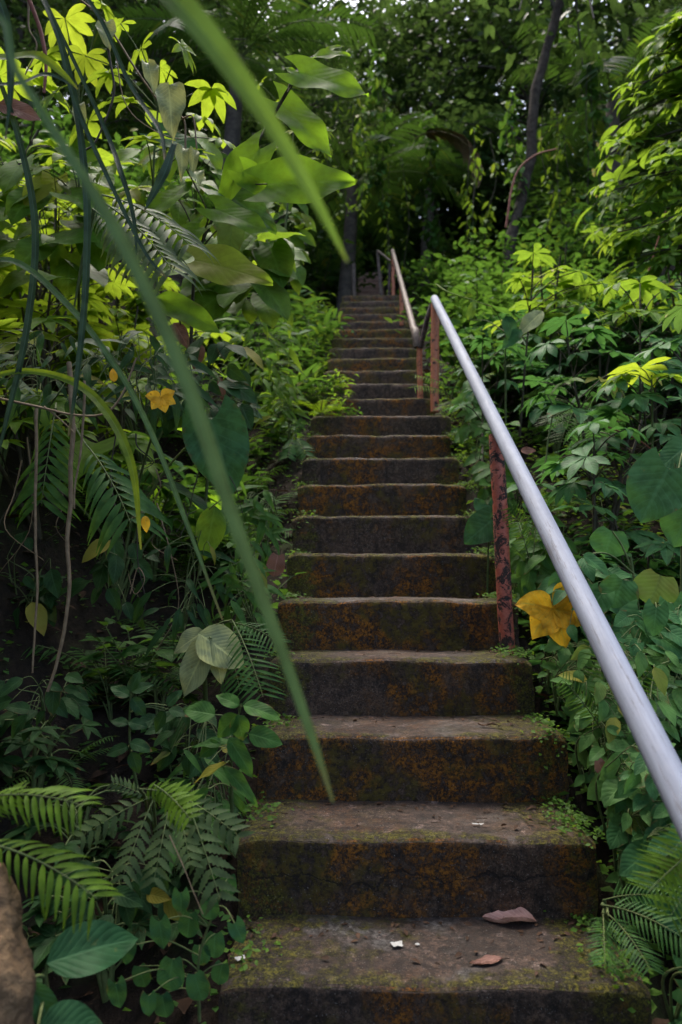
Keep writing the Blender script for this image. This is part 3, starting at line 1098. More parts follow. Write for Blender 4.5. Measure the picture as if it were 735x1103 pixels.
# cordate leaf hanging, mid left
hero('broadleaf_plant', 'pale green heart shaped leaf hanging behind the long grass blade', 'plant', P(215, 560, 2.9), [
    lf(HEART_BIG[0], (228, 452), (250, 532), 2.5, up=(.1, -1, .3), w=1.05), lf(HEART_BIG[1], (236, 448), (262, 462), 2.6, up=(0, -1, .7), w=1.4),
    lf(OV_BIG[2], (175, 520), (232, 545), 2.6, m='dark', w=1.2), lf(OV_BIG[1], (232, 545), (220, 605), 2.5, m='bright', up=(.3, -1, .2))], 'big', [P(215, 620, 2.8), P(225, 500, 2.75), P(228, 450, 2.6)], 'stem', leafname='leaf')
# withered pale leaf by the fifth step
hero('withered_plant', 'pale yellow green withered broad leaf drooping beside the steps', 'plant', P(222, 760, 2.2), [
    lf(OV_BIG[0], (214, 682), (266, 716), 2.05, up=(.2, -1, .6), w=1.5, r=.95), lf(OV_BIG[1], (228, 688), (190, 752), 2.05, up=(-.4, -1, .5), w=1.1),
    lf(OV_BIG[2], (220, 680), (184, 702), 2.1, up=(0, -1, .6), w=1.2), lf(OV_BIG[1], (232, 700), (240, 738), 2.05, up=(.4, -1, .2))], 'wither', [P(222, 760, 2.2), P(220, 700, 2.1), P(222, 684, 2.06)], 'stem', leafname='leaf')
# ovate herb beside step four
hero('ovate_herb', 'mid green herb with smooth oval leaves beside the third step', 'herb', P(250, 880, 1.85), [
    lf(OV_BIG[i % 3], a, b, 1.75, up=u, w=w) for i, (a, b, u, w) in enumerate([((262, 760), (305, 771), (0, -.6, 1), 1.), ((258, 760), (232, 747), (0, -.9, .8), 1.1), ((268, 790), (306, 800), (0, -1, .7), 1.2),
                                                              ((256, 770), (232, 795), (0, -1, .6), 1.3), ((256, 770), (262, 800), (0, -1.2, .4), 1.4), ((246, 795), (276, 838), (.4, -.9, .6), .8),
                                                              ((250, 800), (205, 800), (-.2, -.6, 1), .6), ((240, 825), (282, 868), (.4, -.9, .6), .55), ((244, 822), (205, 840), (0, -.5, 1), .6),
                                                              ((232, 770), (196, 762), (0, -1, .7), 1.3), ((236, 800), (212, 815), (0, -1, .7), 1.2), ((225, 850), (200, 868), (0, -1, .7), .8)])],
     'green', [P(250, 880, 1.85), P(250, 810, 1.8), P(260, 758, 1.76)], 'stem', .005)
hero('ovate_herb', 'dark herb with small oval leaves lower left of the withered leaf', 'herb', P(150, 860, 2.0), [
    lf(OV_BIG[i % 3], a, b, 1.9, up=(0, -.9, .8), w=1.1) for i, (a, b) in enumerate([((140, 745), (150, 722)), ((142, 745), (165, 735)), ((140, 750), (118, 738)), ((142, 752), (158, 772)), ((138, 778), (160, 782)), ((138, 780), (118, 775)),
                                                                   ((140, 800), (165, 808)), ((138, 805), (112, 812)), ((142, 810), (150, 835)), ((180, 760), (196, 742)), ((182, 764), (205, 770)), ((178, 766), (165, 790))])],
     'dark', [P(150, 860, 2.0), P(140, 800, 1.95), P(141, 742, 1.9)], 'stem', .005)
# ribbed dark leaves, bottom left
RIB = [leaf('ovate', .5, 16, 8, .3, .45, wave=.1, seed=60 + i) for i in range(2)]
hero('ribbed_plant', 'dark ribbed broad leaves at the bottom left corner near the trunk', 'plant', P(60, 1100, 1.35), [
    lf(RIB[0], (50, 1038), (158, 1000), 1.35, 1.45, up=(.1, -.9, .8), w=1.05), lf(RIB[1], (40, 1110), (118, 1098), 1.25, 1.3, up=(0, -.9, .9), w=1.3), lf(RIB[1], (30, 1060), (70, 1120), 1.3, up=(.3, -.8, .8), w=.8)],
     'big', [P(60, 1130, 1.4), P(52, 1080, 1.36), P(48, 1045, 1.35)], 'stem', leafname='leaf')
# round leaved creeper, bottom left
hero('creeper', 'creeper with small rounded leaves at the left end of the bottom step', 'vine', P(215, 1090, 1.6), [
    lf((ROUND_BIG if i % 3 else HEART_BIG)[i % 2], (x, y - s * .55), (x + dx, y + s * .55), 1.5 + .06 * (i % 3), up=(dx * .01, -1, .35), w=1.) for i, (x, y, s, dx) in enumerate([
        (172, 1008, 28, 4), (186, 1052, 34, -4), (150, 1053, 22, 6), (125, 1074, 26, 4), (210, 1065, 28, 8), (247, 955, 22, -3), (253, 1006, 20, 10), (205, 998, 26, -4), (232, 1020, 26, -2),
        (160, 1085, 22, 0), (225, 980, 24, 2), (215, 1030, 22, 4), (195, 975, 24, 0), (175, 1085, 24, 4), (240, 1050, 22, -6), (140, 1030, 20, -6)])],
     'big', [P(215, 1100, 1.62), P(215, 1030, 1.6), P(240, 960, 1.58)], 'stem', .004)


# ferns with fronds as parts
def hero_fern(label, base, fronds, mat, pin, L0=None, npair=18, pl=.28, name='fern', sag=.5, fwd=.45):
    base = np.asarray(base, float)
    t = thing(name, label, 'fern', base)
    r = np.random.default_rng(len(label))
    for (a, b, Ya, Yb, *k) in fronds:
        A, B = P(*a, Ya), P(*b, Yb)
        d = B - A
        L = np.linalg.norm(d)
        mb = MB()
        roll = k[0] if k else (0, -.7, 1.)
        frond(mb, A, d / L + UP * sag * .45, L * 1.03, npair, pl, sag, pin, rr=r, roll=roll, fwd=fwd)
        if np.linalg.norm(A - base) > .02:
            mb.tube(bez([base, base * .6 + A * .4 + UP * .04, A], 8), .0035, 5, mi=1)
        mb.build('frond', [M[mat], M['stem']], t, base)
    return t


hero_fern('grey green fern frond arching under the lime leaves at upper left', P(80, 330, 2.5), [((105, 215), (186, 290), 2.4, 2.2), ((110, 210), (205, 262), 2.5, 2.3), ((100, 225), (150, 285), 2.4, 2.25)], 'fern_gray', L_PINNA_W, npair=13, pl=.34, fwd=.7)
hero_fern('dark fern with long drooping pinnae in the shadow at mid left', P(60, 450, 2.5), [((92, 478), (140, 560), 2.2, 2.05), ((60, 440), (45, 540), 2.3, 2.2)], 'fern', L_PINNA_W, npair=10, pl=.5, fwd=.8)
hero_fern('grey green fern with deeply lobed triangular fronds at lower left', P(170, 960, 1.9), [((165, 862), (132, 945), 1.6, 1.5, (0, -1, .5)), ((200, 860), (236, 965), 1.6, 1.5, (0, -1, .5)), ((165, 858), (88, 900), 1.65, 1.6, (0, -1, .6)),
          ((185, 860), (166, 948), 1.6, 1.5, (0, -1, .5)), ((190, 855), (258, 900), 1.65, 1.6, (0, -1, .6)), ((160, 860), (122, 842), 1.7, 1.7, (0, -1, .6)), ((190, 862), (205, 930), 1.62, 1.52, (0, -1, .5))], 'fern_gray', L_PINNA_L, npair=8, pl=.3, sag=.3, fwd=.75)
hero_fern('small bright fern tip over the grey lobed fern', P(160, 900, 1.8), [((150, 850), (207, 862), 1.5, 1.45, (0, -1, .6)), ((165, 845), (205, 880), 1.5, 1.4, (0, -1, .6))], 'fern_lime', L_PINNA_L, npair=9, pl=.3, sag=.4)
hero_fern('bright yellow green fern fronds reaching in at the left edge', P(-60, 960, 1.3), [((-30, 905), (103, 962), 1.25, 1.2, (0, -.7, 1)), ((-30, 862), (88, 862), 1.3, 1.25, (0, -.6, 1)), ((-40, 900), (20, 850), 1.3, 1.3, (0, -.9, .8))], 'fern_lime', L_PINNA_W, npair=13, pl=.33, sag=.5, fwd=.75)
hero_fern('pale fern frond hanging against the fifth riser', P(225, 700, 2.3), [((250, 668), (283, 748), 2.1, 1.95, (.1, -1, .5)), ((245, 670), (300, 690), 2.2, 2.1), ((240, 672), (258, 742), 2.2, 2.05, (0, -1, .4))], 'fern', L_PINNA, npair=13, pl=.34)
hero_fern('tiny fern growing from the bank beside the ninth step', P(320, 480, 4.), [((318, 470), (330, 490), 3.9, 3.8, (0, -1, .4)), ((316, 470), (310, 492), 3.9, 3.8, (0, -1, .4)), ((318, 468), (326, 452), 3.9, 3.9, (0, -1, .4))], 'fern', L_PINNA_L, npair=8, pl=.4)
hero_fern('large green fern spreading beside the bottom step on the right', P(655, 1010, 1.75), [((648, 975), (745, 1012), 1.6, 1.45, (0, -.9, .8)), ((650, 970), (735, 965), 1.65, 1.55, (0, -.9, .8)), ((655, 985), (700, 1040), 1.6, 1.45, (0, -.9, .7)), ((650, 985), (652, 1035), 1.65, 1.5, (0, -.9, .7))],
          'fern', L_PINNA, npair=17, pl=.3, sag=.55, fwd=.6)
hero_fern('bright fern fronds coming in from the right edge below the pipe', P(790, 960, 1.5), [((775, 880), (706, 935), 1.4, 1.35, (0, -.9, .8)), ((780, 900), (700, 958), 1.35, 1.3, (0, -.9, .8)), ((785, 920), (722, 985), 1.4, 1.3, (0, -.9, .8))], 'fern_lime', L_PINNA, npair=16, pl=.32)
hero_fern('green fern standing below the large yellow leaf', P(650, 800, 2.1), [((655, 790), (648, 690), 2., 2.0, (0, -1, .3)), ((655, 790), (700, 720), 2., 1.95, (0, -1, .4)), ((650, 790), (608, 730), 2.0, 1.95, (0, -1, .4)), ((655, 795), (690, 770), 2., 1.9)], 'fern', L_PINNA, npair=15, pl=.26)
hero_fern('bright little fern at the foot of the far orange post', P(485, 440, 4.6), [((488, 420), (448, 402), 4.4, 4.3), ((488, 425), (446, 415), 4.4, 4.25), ((495, 405), (470, 385), 4.4, 4.3), ((500, 420), (530, 400), 4.4, 4.3), ((495, 430), (475, 440), 4.4, 4.2)], 'fern_lime', L_PINNA, npair=13, pl=.3)
hero_fern('feathery fern between the red post and the pipe', P(575, 620, 2.9), [((570, 600), (552, 545), 2.8, 2.7, (0, -1, .5)), ((575, 600), (580, 540), 2.8, 2.8, (0, -1, .5)), ((578, 605), (606, 572), 2.8, 2.7, (0, -1, .5)), ((570, 610), (556, 590), 2.8, 2.7)], 'fern', L_PINNA, npair=14, pl=.3)
hero_fern('fan of pale fern fronds among the right hand palmate leaves', P(625, 490, 3.6), [((620, 440), (590, 455), 3.4, 3.2), ((622, 438), (605, 475), 3.4, 3.2), ((625, 438), (640, 470), 3.4, 3.2), ((620, 436), (655, 445), 3.4, 3.3), ((620, 436), (595, 428), 3.4, 3.3)], 'fern_gray', L_PINNA, npair=13, pl=.3)

# right-hand palmate shrubs
R_SH = [
    ('lime topped palmate shrub just right of the pipe end', (560, 470, 3.9), 'bright', [(0, (575, 272), 32, .6), (1, (600, 290), 30, 2.8), (2, (622, 292), 38, .4), (3, (588, 310), 30, -1.), (1, (560, 300), 26, 2.6), (0, (545, 345), 28, 2.8),
      (2, (648, 305), 30, .1), (3, (605, 325), 34, -1.5), (0, (570, 330), 30, -2.2), (2, (628, 330), 34, -.4)], 3.7),
    ('bright palmate shrub standing tall in the right hand thicket', (690, 470, 3.8), 'bright', [(1, (690, 305), 40, .8), (2, (665, 305), 34, 2.6), (3, (715, 312), 36, .1), (0, (700, 335), 36, -.8), (1, (672, 335), 34, -2.3), (2, (728, 345), 38, -.3), (3, (650, 350), 34, 2.8)], 3.5),
    ('teal green palmate shrub in the middle of the right hand thicket', (640, 540, 3.4), 'teal', [(0, (610, 345), 34, 2.), (1, (640, 355), 36, .8), (2, (590, 370), 34, 2.9), (3, (625, 380), 36, -1.4), (0, (660, 378), 36, -.2), (1, (612, 410), 34, 3.), (2, (650, 410), 36, -1.),
      (3, (585, 425), 36, 2.6), (0, (690, 395), 36, .1), (2, (670, 430), 36, -.7)], 3.2),
    ('palmate shrub with one lime star leaf on a tall thin stalk', (703, 560, 3.), 'teal', [(0, (692, 395), 38, .3, 'lime'), (1, (720, 400), 40, .1), (2, (665, 410), 38, 2.9), (3, (690, 425), 38, -1.5), (0, (735, 430), 36, -.3), (1, (660, 445), 34, 2.6), (2, (712, 455), 34, -1.)], 2.9),
    ('dark teal palmate shrub below the pipe side thicket', (640, 600, 2.8), 'teal', [(2, (640, 455), 36, 2.8), (3, (675, 462), 32, .3), (0, (632, 492), 40, 2.9), (1, (655, 488), 34, .4), (2, (618, 520), 34, 3.), (3, (652, 522), 34, -.6), (1, (600, 500), 30, 2.4), (0, (640, 545), 34, -1.6)], 2.7),
    ('palmate shrub at the right edge with drooping teal leaves', (735, 520, 2.9), 'teal', [(1, (735, 365), 40, 2.2), (0, (712, 372), 36, 2.9), (3, (725, 480), 36, 2.7), (2, (738, 330), 36, 1.8), (1, (700, 500), 34, 3.), (0, (742, 400), 38, -2.)], 2.7),
    ('small palmate shrub rising beside the handrail halfway up', (520, 520, 3.7), 'teal', [(0, (505, 395), 22, 2.9), (1, (530, 385), 24, .8), (2, (515, 420), 22, -2.2), (3, (545, 410), 24, -.3), (0, (498, 435), 22, 3.), (1, (530, 440), 24, -1.2), (2, (550, 370), 24, .7), (3, (520, 365), 22, 2.)], 3.9),
]
for lab, (bx, by, bY), mt, ls, Y in R_SH:
    r = np.random.default_rng(bx)
    leaves = [pal(l[0], l[1], l[2] * r.uniform(.9, 1.08), Y + r.uniform(-.2, .15), l[3], r.uniform(-.25, .1), up=(r.normal(0, .22), -r.uniform(.1, .55), 1.)) for l in ls]
    ys = [l[1] for l in ls]
    top = min(ys, key=lambda c: c[1])
    hero('palmate_shrub', lab, 'shrub', P(bx, by, bY), leaves, mt, [P(bx, by, bY), P(.6 * bx + .4 * top[0], .5 * by + .5 * top[1] + 20, Y + .08), P(top[0], top[1] + 18, Y + .03)], 'stem_dark', .008)
hero('palmate_shrub', 'single lime star leaf topping a thin bare stalk near the right edge', 'shrub', P(703, 520, 2.9), [pal(0, (690, 396), 42, 2.75, 1.6, up=(0, -.35, 1), r=1.), pal(1, (722, 404), 36, 2.7, .2, up=(0, -.35, 1), r=.8), pal(2, (672, 402), 30, 2.8, 2.9, up=(0, -.3, 1), r=.9)], 'lime',
     [P(703, 520, 2.9), P(703, 450, 2.85), P(702, 402, 2.8)], 'stem', .006)

# big round leaves at right
hero('broadleaf_plant', 'big dark heart shaped leaf near the right edge above the pipe', 'plant', P(730, 640, 2.4), [
    lf(HEART_BIG[0], (720, 505), (690, 562), 2.25, up=(-.1, -1, .9), w=1.35), lf(HEART_BIG[1], (740, 480), (708, 505), 2.4, up=(0, -.9, .6), w=1.), lf(HEART_BIG[2], (745, 540), (728, 590), 2.3, up=(0, -1, .4), w=1.4)], 'big', [P(735, 660, 2.4), P(735, 570, 2.35), P(728, 500, 2.3)], 'stem', leafname='leaf')
hero('broadleaf_plant', 'cluster of rounded dark leaves just above the pipe on the right', 'plant', P(690, 740, 2.3), [
    lf(ROUND_BIG[0], (660, 572), (652, 600), 2.3, up=(0, -.9, .7), w=1.6), lf(OV_BIG[0], (628, 598), (662, 618), 2.1, up=(.1, -.8, .8), w=1.1), lf(ROUND_BIG[1], (672, 625), (660, 655), 2.2, up=(0, -.9, .6), w=1.5),
    lf(ROUND_BIG[0], (712, 620), (700, 652), 2.2, up=(0, -.9, .6), w=1.6), lf(HEART_BIG[2], (690, 660), (665, 690), 2.15, up=(0, -.8, .8), w=1.2), lf(HEART_BIG[1], (725, 650), (735, 690), 2.15, up=(0, -.8, .8), w=1.3),
    lf(HEART_BIG[0], (648, 640), (628, 668), 2.2, up=(0, -.8, .8), w=1.2)], 'teal', [P(690, 760, 2.3), P(690, 680, 2.28), P(680, 600, 2.26)], 'stem', leafname='leaf')
hero('broadleaf_plant', 'glossy arrow shaped leaf beside the red post foot', 'plant', P(525, 640, 3.0), [
    lf(HEART_BIG[0], (530, 560), (500, 585), 2.85, up=(0, -1, .6), w=1.2), lf(HEART_BIG[1], (524, 555), (512, 535), 2.9, up=(0, -1, .5), w=1.), lf(HEART_BIG[2], (532, 552), (545, 530), 2.9, up=(0, -1, .6))], 'big', None, 'stem', .005, leafname='leaf')
hero('broadleaf_plant', 'pale variegated broad leaf beside the top of the pipe', 'plant', P(545, 470, 3.6), [
    lf(OV_BIG[0], (585, 335), (556, 360), 3.4, up=(0, -1, .6), w=1., m='wither'), lf(OV_BIG[1], (562, 355), (540, 375), 3.4, up=(0, -1, .6)), lf(OV_BIG[2], (545, 340), (556, 372), 3.4, up=(0, -1, .6), m='big'),
    lf(OV_BIG[0], (530, 330), (560, 340), 3.4, m='green'), lf(OV_BIG[1], (545, 375), (578, 390), 3.4), lf(OV_BIG[2], (505, 345), (512, 320), 3.6, m='bright', up=(0, -1, .4), w=.7)], 'teal', None, 'stem', .006, leafname='leaf')


def leafy(name, label, cat, c, Y, spread, n, size, T, mat, up=(0, -.8, .7), seed=0, hang=.5, group=None):
    """a many-leaved plant filling a known patch: c and spread in photo pixels at distance Y, leaf length in pixels"""
    r = np.random.default_rng(seed + int(c[0] + c[1] * 3))
    base = P(c[0] + r.uniform(-8, 8), c[1] + spread[1] * 1.05, Y + .12)
    base[0] = max(base[0], x1 + .04) if base[0] > XC else min(base[0], x0 - .04)
    t = thing(name, label, cat, base, group)
    st, fo = MB(), MB()
    stems = []
    for k in range(4):
        e = P(c[0] + r.uniform(-.8, .8) * spread[0], c[1] - r.uniform(.2, .9) * spread[1], Y + r.uniform(-.08, .1))
        e[0] = max(e[0], x1 + .03) if base[0] > XC else min(e[0], x0 - .03)
        b = bez([base, base * .5 + e * .5 + np.array((r.normal(0, .03), 0, .04)), e], 10)
        st.tube(b, np.linspace(.004, .0015, len(b)), 5)
        stems.append(b)
    allp = np.concatenate(stems)
    for i in range(n):
        a, q = r.uniform(0, 2 * PI), math.sqrt(r.random())
        Yi = Y + r.uniform(-.13, .12)
        p = P(c[0] + q * math.cos(a) * spread[0], c[1] + q * math.sin(a) * spread[1], Yi)
        L = size * r.uniform(.55, 1.2) * Y / F
        if base[0] > XC:
            p[0] = p[0] if p[0] > x1 + .3 * L + .01 else x1 + .3 * L + r.uniform(.0, .12)
        else:
            p[0] = p[0] if p[0] < x0 - .4 * L else x0 - .4 * L - r.uniform(0, .12)
        k = int(np.argmin(np.linalg.norm(allp - p, axis=1)))
        v = p - allp[k]
        if np.linalg.norm(v) > .02:
            st.tube(bez([allp[k], allp[k] + v * .5 + UP * .015, p], 4), .0013, 4)
        d = np.array((math.cos(a) + r.normal(0, .4), -r.uniform(.1, .7), -hang + r.normal(0, .35)))
        fo.batch(pick(T, r), frame(d, np.asarray(up) + r.normal(0, .28, 3))[None] * L, [p], [r.random()])
    st.build('stem', M['stem'], t, base)
    fo.build('foliage', M[mat], t, base)
    return t


CARPET = [
    ('leafy_herb', 'little herb crowding the right end of the third step', 'herb', (606, 808), 2.05, (22, 38), 40, 22, L_OV, 'herbgreen'),
    ('leafy_herb', 'little herb crowding the right end of the second step', 'herb', (648, 905), 1.8, (20, 45), 38, 26, L_OV, 'herbgreen'),
    ('leafy_herb', 'little herb crowding the right end of the fourth step', 'herb', (574, 735), 2.3, (20, 34), 36, 20, L_OV, 'herbgreen'),
    ('broadleaf_shrub', 'mid green broadleaf shrub filling the gap under the pointed lime leaves', 'shrub', (262, 285), 3.3, (55, 45), 34, 48, L_HEART, 'bright'),
    ('broadleaf_shrub', 'mid green broadleaf shrub behind the withered vine pods', 'shrub', (205, 185), 3.15, (60, 60), 44, 46, L_OV, 'bright'),
    ('broadleaf_shrub', 'lime broadleaf shrub leaning over the path below the arching blade tip', 'shrub', (325, 240), 4.6, (45, 55), 60, 30, L_OV, 'bright'),
    ('broadleaf_shrub', 'green broadleaf shrub at the left edge behind the strap blades', 'shrub', (50, 230), 3., (60, 80), 44, 50, L_HEART, 'bright'),
    ('leafy_herb', 'sparse dim herb on the dark soil left of the hanging dry stems', 'herb', (25, 620), 2.6, (35, 50), 16, 34, L_OV, 'dark'),
    ('leafy_herb', 'sparse dim herb on the dark soil right of the hanging dry stems', 'herb', (125, 620), 2.6, (45, 45), 18, 34, L_OV, 'dark'),
    ('narrow_herb', 'dim narrow leaved herb under the long grass blade', 'herb', (200, 620), 2.5, (40, 60), 26, 38, L_LAN, 'dark'),
    ('heart_vine', 'heart leaved vine climbing beside the second step on the right', 'vine', (640, 850), 1.85, (42, 55), 46, 30, L_HEART, 'herbgreen'),
    ('heart_vine', 'larger heart leaved vine drooping above the fern on the right', 'vine', (672, 925), 1.75, (40, 50), 34, 34, L_HEART, 'teal'),
    ('leafy_herb', 'pale green herb between the fourth step end and the pipe', 'herb', (628, 770), 2.05, (48, 42), 56, 26, L_OV, 'herbgreen'),
    ('leafy_herb', 'herb with pointed leaves right under the middle of the pipe', 'herb', (655, 715), 2.1, (35, 40), 44, 28, L_OV, 'herbgreen'),
    ('leafy_herb', 'bright herb above the pipe at the right edge', 'herb', (705, 740), 2.0, (42, 50), 54, 29, L_OV, 'herbgreen'),
    ('leafy_herb', 'herb with bigger leaves in the gap under the pipe near the right edge', 'herb', (690, 850), 1.8, (40, 45), 44, 30, L_OV, 'teal'),
    ('leafy_herb', 'dim herb at the bottom right corner below the fern', 'herb', (715, 1065), 1.5, (45, 40), 20, 48, L_HEART, 'teal'),
    ('leafy_herb', 'herb with small leaves at the foot of the red post', 'herb', (580, 715), 2.4, (30, 30), 36, 24, L_OV, 'herbgreen'),
    ('leafy_herb', 'low herb between the yellow leaf and the pipe', 'herb', (628, 640), 2.4, (30, 40), 32, 30, L_OV, 'teal'),
    ('leafy_herb', 'leafy herb right of the pipe level with the yellow leaf', 'herb', (705, 680), 2.15, (38, 32), 40, 28, L_HEART, 'teal'),
    ('leafy_herb', 'herb tangle between the red post and the sixth step', 'herb', (520, 610), 3.0, (18, 40), 34, 24, L_OV, 'herbgreen'),
    ('leafy_herb', 'herb tangle behind the red post under the pipe', 'herb', (570, 590), 2.9, (30, 50), 46, 28, L_OV, 'green'),
    ('leafy_herb', 'herb clump beside the eighth step on the right', 'herb', (505, 500), 3.6, (22, 45), 46, 24, L_OV, 'green'),
    ('leafy_herb', 'herb clump right of the eleventh step', 'herb', (500, 440), 4.3, (24, 35), 50, 20, L_OV, 'herbgreen'),
    ('narrow_herb', 'herb with narrow leaves on the bank beside the seventh step', 'herb', (290, 555), 2.9, (32, 38), 46, 38, L_LAN, 'green'),
    ('narrow_herb', 'herb with narrow dark leaves beside the fifth and sixth steps', 'herb', (275, 640), 2.6, (38, 45), 36, 42, L_LAN, 'green'),
    ('narrow_herb', 'grassy herb beside the third step behind the oval leaves', 'herb', (240, 840), 2.0, (38, 55), 26, 52, L_LAN, 'green'),
    ('leafy_herb', 'bright herb hugging the left end of the tenth step', 'herb', (318, 440), 4.1, (30, 40), 40, 26, L_LAN, 'bright'),
    ('leafy_herb', 'green herb on the bank below the lime leaves', 'herb', (285, 370), 4., (40, 50), 60, 30, L_LAN, 'bright'),
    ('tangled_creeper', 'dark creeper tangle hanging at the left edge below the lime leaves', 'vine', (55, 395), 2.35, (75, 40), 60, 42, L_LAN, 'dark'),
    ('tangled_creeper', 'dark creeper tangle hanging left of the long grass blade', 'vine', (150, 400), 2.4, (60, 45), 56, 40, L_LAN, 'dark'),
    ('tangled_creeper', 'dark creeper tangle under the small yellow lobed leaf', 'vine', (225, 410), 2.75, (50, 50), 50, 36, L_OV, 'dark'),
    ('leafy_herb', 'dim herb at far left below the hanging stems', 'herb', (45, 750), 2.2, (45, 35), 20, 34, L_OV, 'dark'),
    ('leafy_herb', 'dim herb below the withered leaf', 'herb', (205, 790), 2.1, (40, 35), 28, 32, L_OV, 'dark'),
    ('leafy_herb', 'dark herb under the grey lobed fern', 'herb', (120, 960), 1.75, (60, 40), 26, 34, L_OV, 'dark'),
]
for i, c in enumerate(CARPET):
    leafy(*c, seed=i)
# lobed yellow leaf
YL = palmate(5, 1.85, 'ovate', .8, 8, 6, .15, 77, .72)
yl = MB()
yc = P(596, 654, 2.35)
yl.batch(YL, (frame((.25, -.1, -1.), (-.15, -1, .35)) * .14)[None], [yc], [.5])
vv = yl.v[0]
yl.v[0] = vv + np.array([(.006 * noise.noise(Vector(v * 30)), -.018 * noise.noise(Vector(v * 17)) - .01 * noise.noise(Vector(v * 45)), .022 * noise.noise(Vector(v * 11))) for v in vv])
ylo = yl.build('fallen_leaf', M['yellow'], None)
tag(ylo, 'large yellow lobed leaf lying on the plants right of the red post', 'leaf')

# small yellow and brown leaves caught on the left bank
for px, py, Y, s, lab, mt, T, dd in ((176, 437, 2.15, .055, 'small yellow lobed leaf hanging in the dark at mid left', 'yellow', YL, (.3, 0, -1)), (122, 403, 2.15, .05, 'dull yellow leaf curled beside the thin twig at left', 'yellow', OV_BIG[0], (-.2, 0, 1.)),
                                    (157, 565, 2.0, .05, 'little yellow leaf hanging below the dark fern', 'yellow', OV_BIG[1], (.1, 0, -1.)), (240, 425, 2.8, .16, 'dry brown leaf hanging point up behind the grass blade', 'dead', L_LAN[0], (.2, 0, -1.)),
                                    (195, 360, 2.9, .13, 'dead brown leaf clinging under the long pointed leaf', 'dead', OV_BIG[2], (.5, 0, -.8)), (212, 385, 2.9, .12, 'dark brown dead leaf low on the left bank stems', 'dead', OV_BIG[1], (-.3, 0, -1.)),
                                    (297, 610, 2.7, .085, 'pinkish brown curled leaf against the sixth step', 'dead', ROUND_BIG[0], (-.2, 0, -1.)), (648, 828, 1.9, .04, 'small brown leaf among the heart shaped vine leaves', 'dead', ROUND_BIG[1], (.4, 0, -1.)),
                                    (22, 118, 1.7, .12, 'dry brown curled leaf near the top left edge', 'dead', OV_BIG[0], (1., 0, -.3)), (570, 485, 3., .07, 'brown leaf lying behind the top of the red post', 'dead', OV_BIG[1], (1, 0, .1))):
    mb = MB()
    mb.batch(T, (frame(dd, (.1, -1, .3)) * s)[None], [P(px, py, Y) - np.array(dd) * s * .5], [random.random()])
    tag(mb.build('fallen_leaf', M[mt], None), lab, 'leaf')


def curled_leaf(label, c, L, ang, curl, mat, W=.4, lift=.004):
    """a dry leaf resting on a tread, its sides rolled upward"""
    nt_, ns_ = 16, 10
    V, UV = [], []
    for i in range(nt_ + 1):
        t_ = i / nt_
        w = L * W * max(.02, math.sin(PI * t_ ** .8) ** .8)
        for j in range(ns_ + 1):
            s_ = -1 + 2 * j / ns_
            th = s_ * curl
            rad = w / max(curl, .05)
            x = rad * math.sin(th) * .5
            z = rad * (1 - math.cos(th)) * .5 + .012 * math.sin(t_ * 7) * curl * .5 * t_ + .004 * noise.noise(Vector((t_ * 6, s_ * 3, L * 50)))
            V.append((x, (t_ - .5) * L, z + lift + .006))
            UV.append(((s_ + 1) / 2, t_))
    k = ns_ + 1
    Q = [(i * k + j, i * k + j + 1, (i + 1) * k + j + 1, (i + 1) * k + j) for i in range(nt_) for j in range(ns_)]
    mb = MB()
    mb.add(np.array(V), Q, np.array(UV), .8)
    o = mb.build('fallen_leaf', M[mat], None)
    o.location = tuple(float(q) for q in c)
    o.rotation_euler = (0, 0, ang)
    return tag(o, label, 'leaf')


def on_step(px, py, n):
    """where the sight line of a pixel meets the tread of step n"""
    lo, hi = Y0 + DEP * n - .05, Y0 + DEP * n + DEP
    for _ in range(40):
        m_ = (lo + hi) / 2
        z = P(px, py, m_)[2]
        if z < RIS * n:
            hi = m_
        else:
            lo = m_
    p = P(px, py, lo)
    p[2] = RIS * n
    return p


curled_leaf('dry pinkish brown leaf with rolled edges on the bottom step', on_step(549, 996, 1), .135, 1.5, 1.25, 'pink_leaf', .62)
curled_leaf('flat brown leaf lying on the bottom step', on_step(524, 1038, 1), .085, 1.9, .25, 'litter_pink', .4, .0)
curled_leaf('small dark brown leaf on the edge of the third step', on_step(526, 784, 3), .065, 1.5, .8, 'litter', .3)


def scrap(label, c, sx, sy, ang):
    mb = MB()
    n_ = 6
    V = [(sx * (i / n_ - .5), sy * (j / n_ - .5), .006 + .004 * noise.noise(Vector((i * .9, j * .7, sx * 99)))) for i in range(n_ + 1) for j in range(n_ + 1)]
    V = [(x + .15 * sx * noise.noise(Vector((x * 90, y * 90, 2))), y + .15 * sy * noise.noise(Vector((x * 90, y * 90, 7))), z) for x, y, z in V]
    k = n_ + 1
    Q = [(i * k + j, (i + 1) * k + j, (i + 1) * k + j + 1, i * k + j + 1) for i in range(n_) for j in range(n_)]
    mb.add(np.array(V), Q)
    o = mb.build('paper_scrap', M['paper'], None)
    o.location = tuple(float(q) for q in c)
    o.rotation_euler = (0, 0, ang)
    tag(o, label, 'scrap')


scrap('small white scrap on the bottom step near its middle', on_step(428, 1020, 1), .026, .022, .3)
scrap('tiny white crumb right of the white scrap on the bottom step', on_step(450, 1020, 1), .01, .008, .9)
scrap('thin white stick on the second step', on_step(515, 890, 2), .03, .008, -.1)
scrap('pale fleck at the left end of the bottom step', on_step(259, 1035, 1), .022, .016, .6)


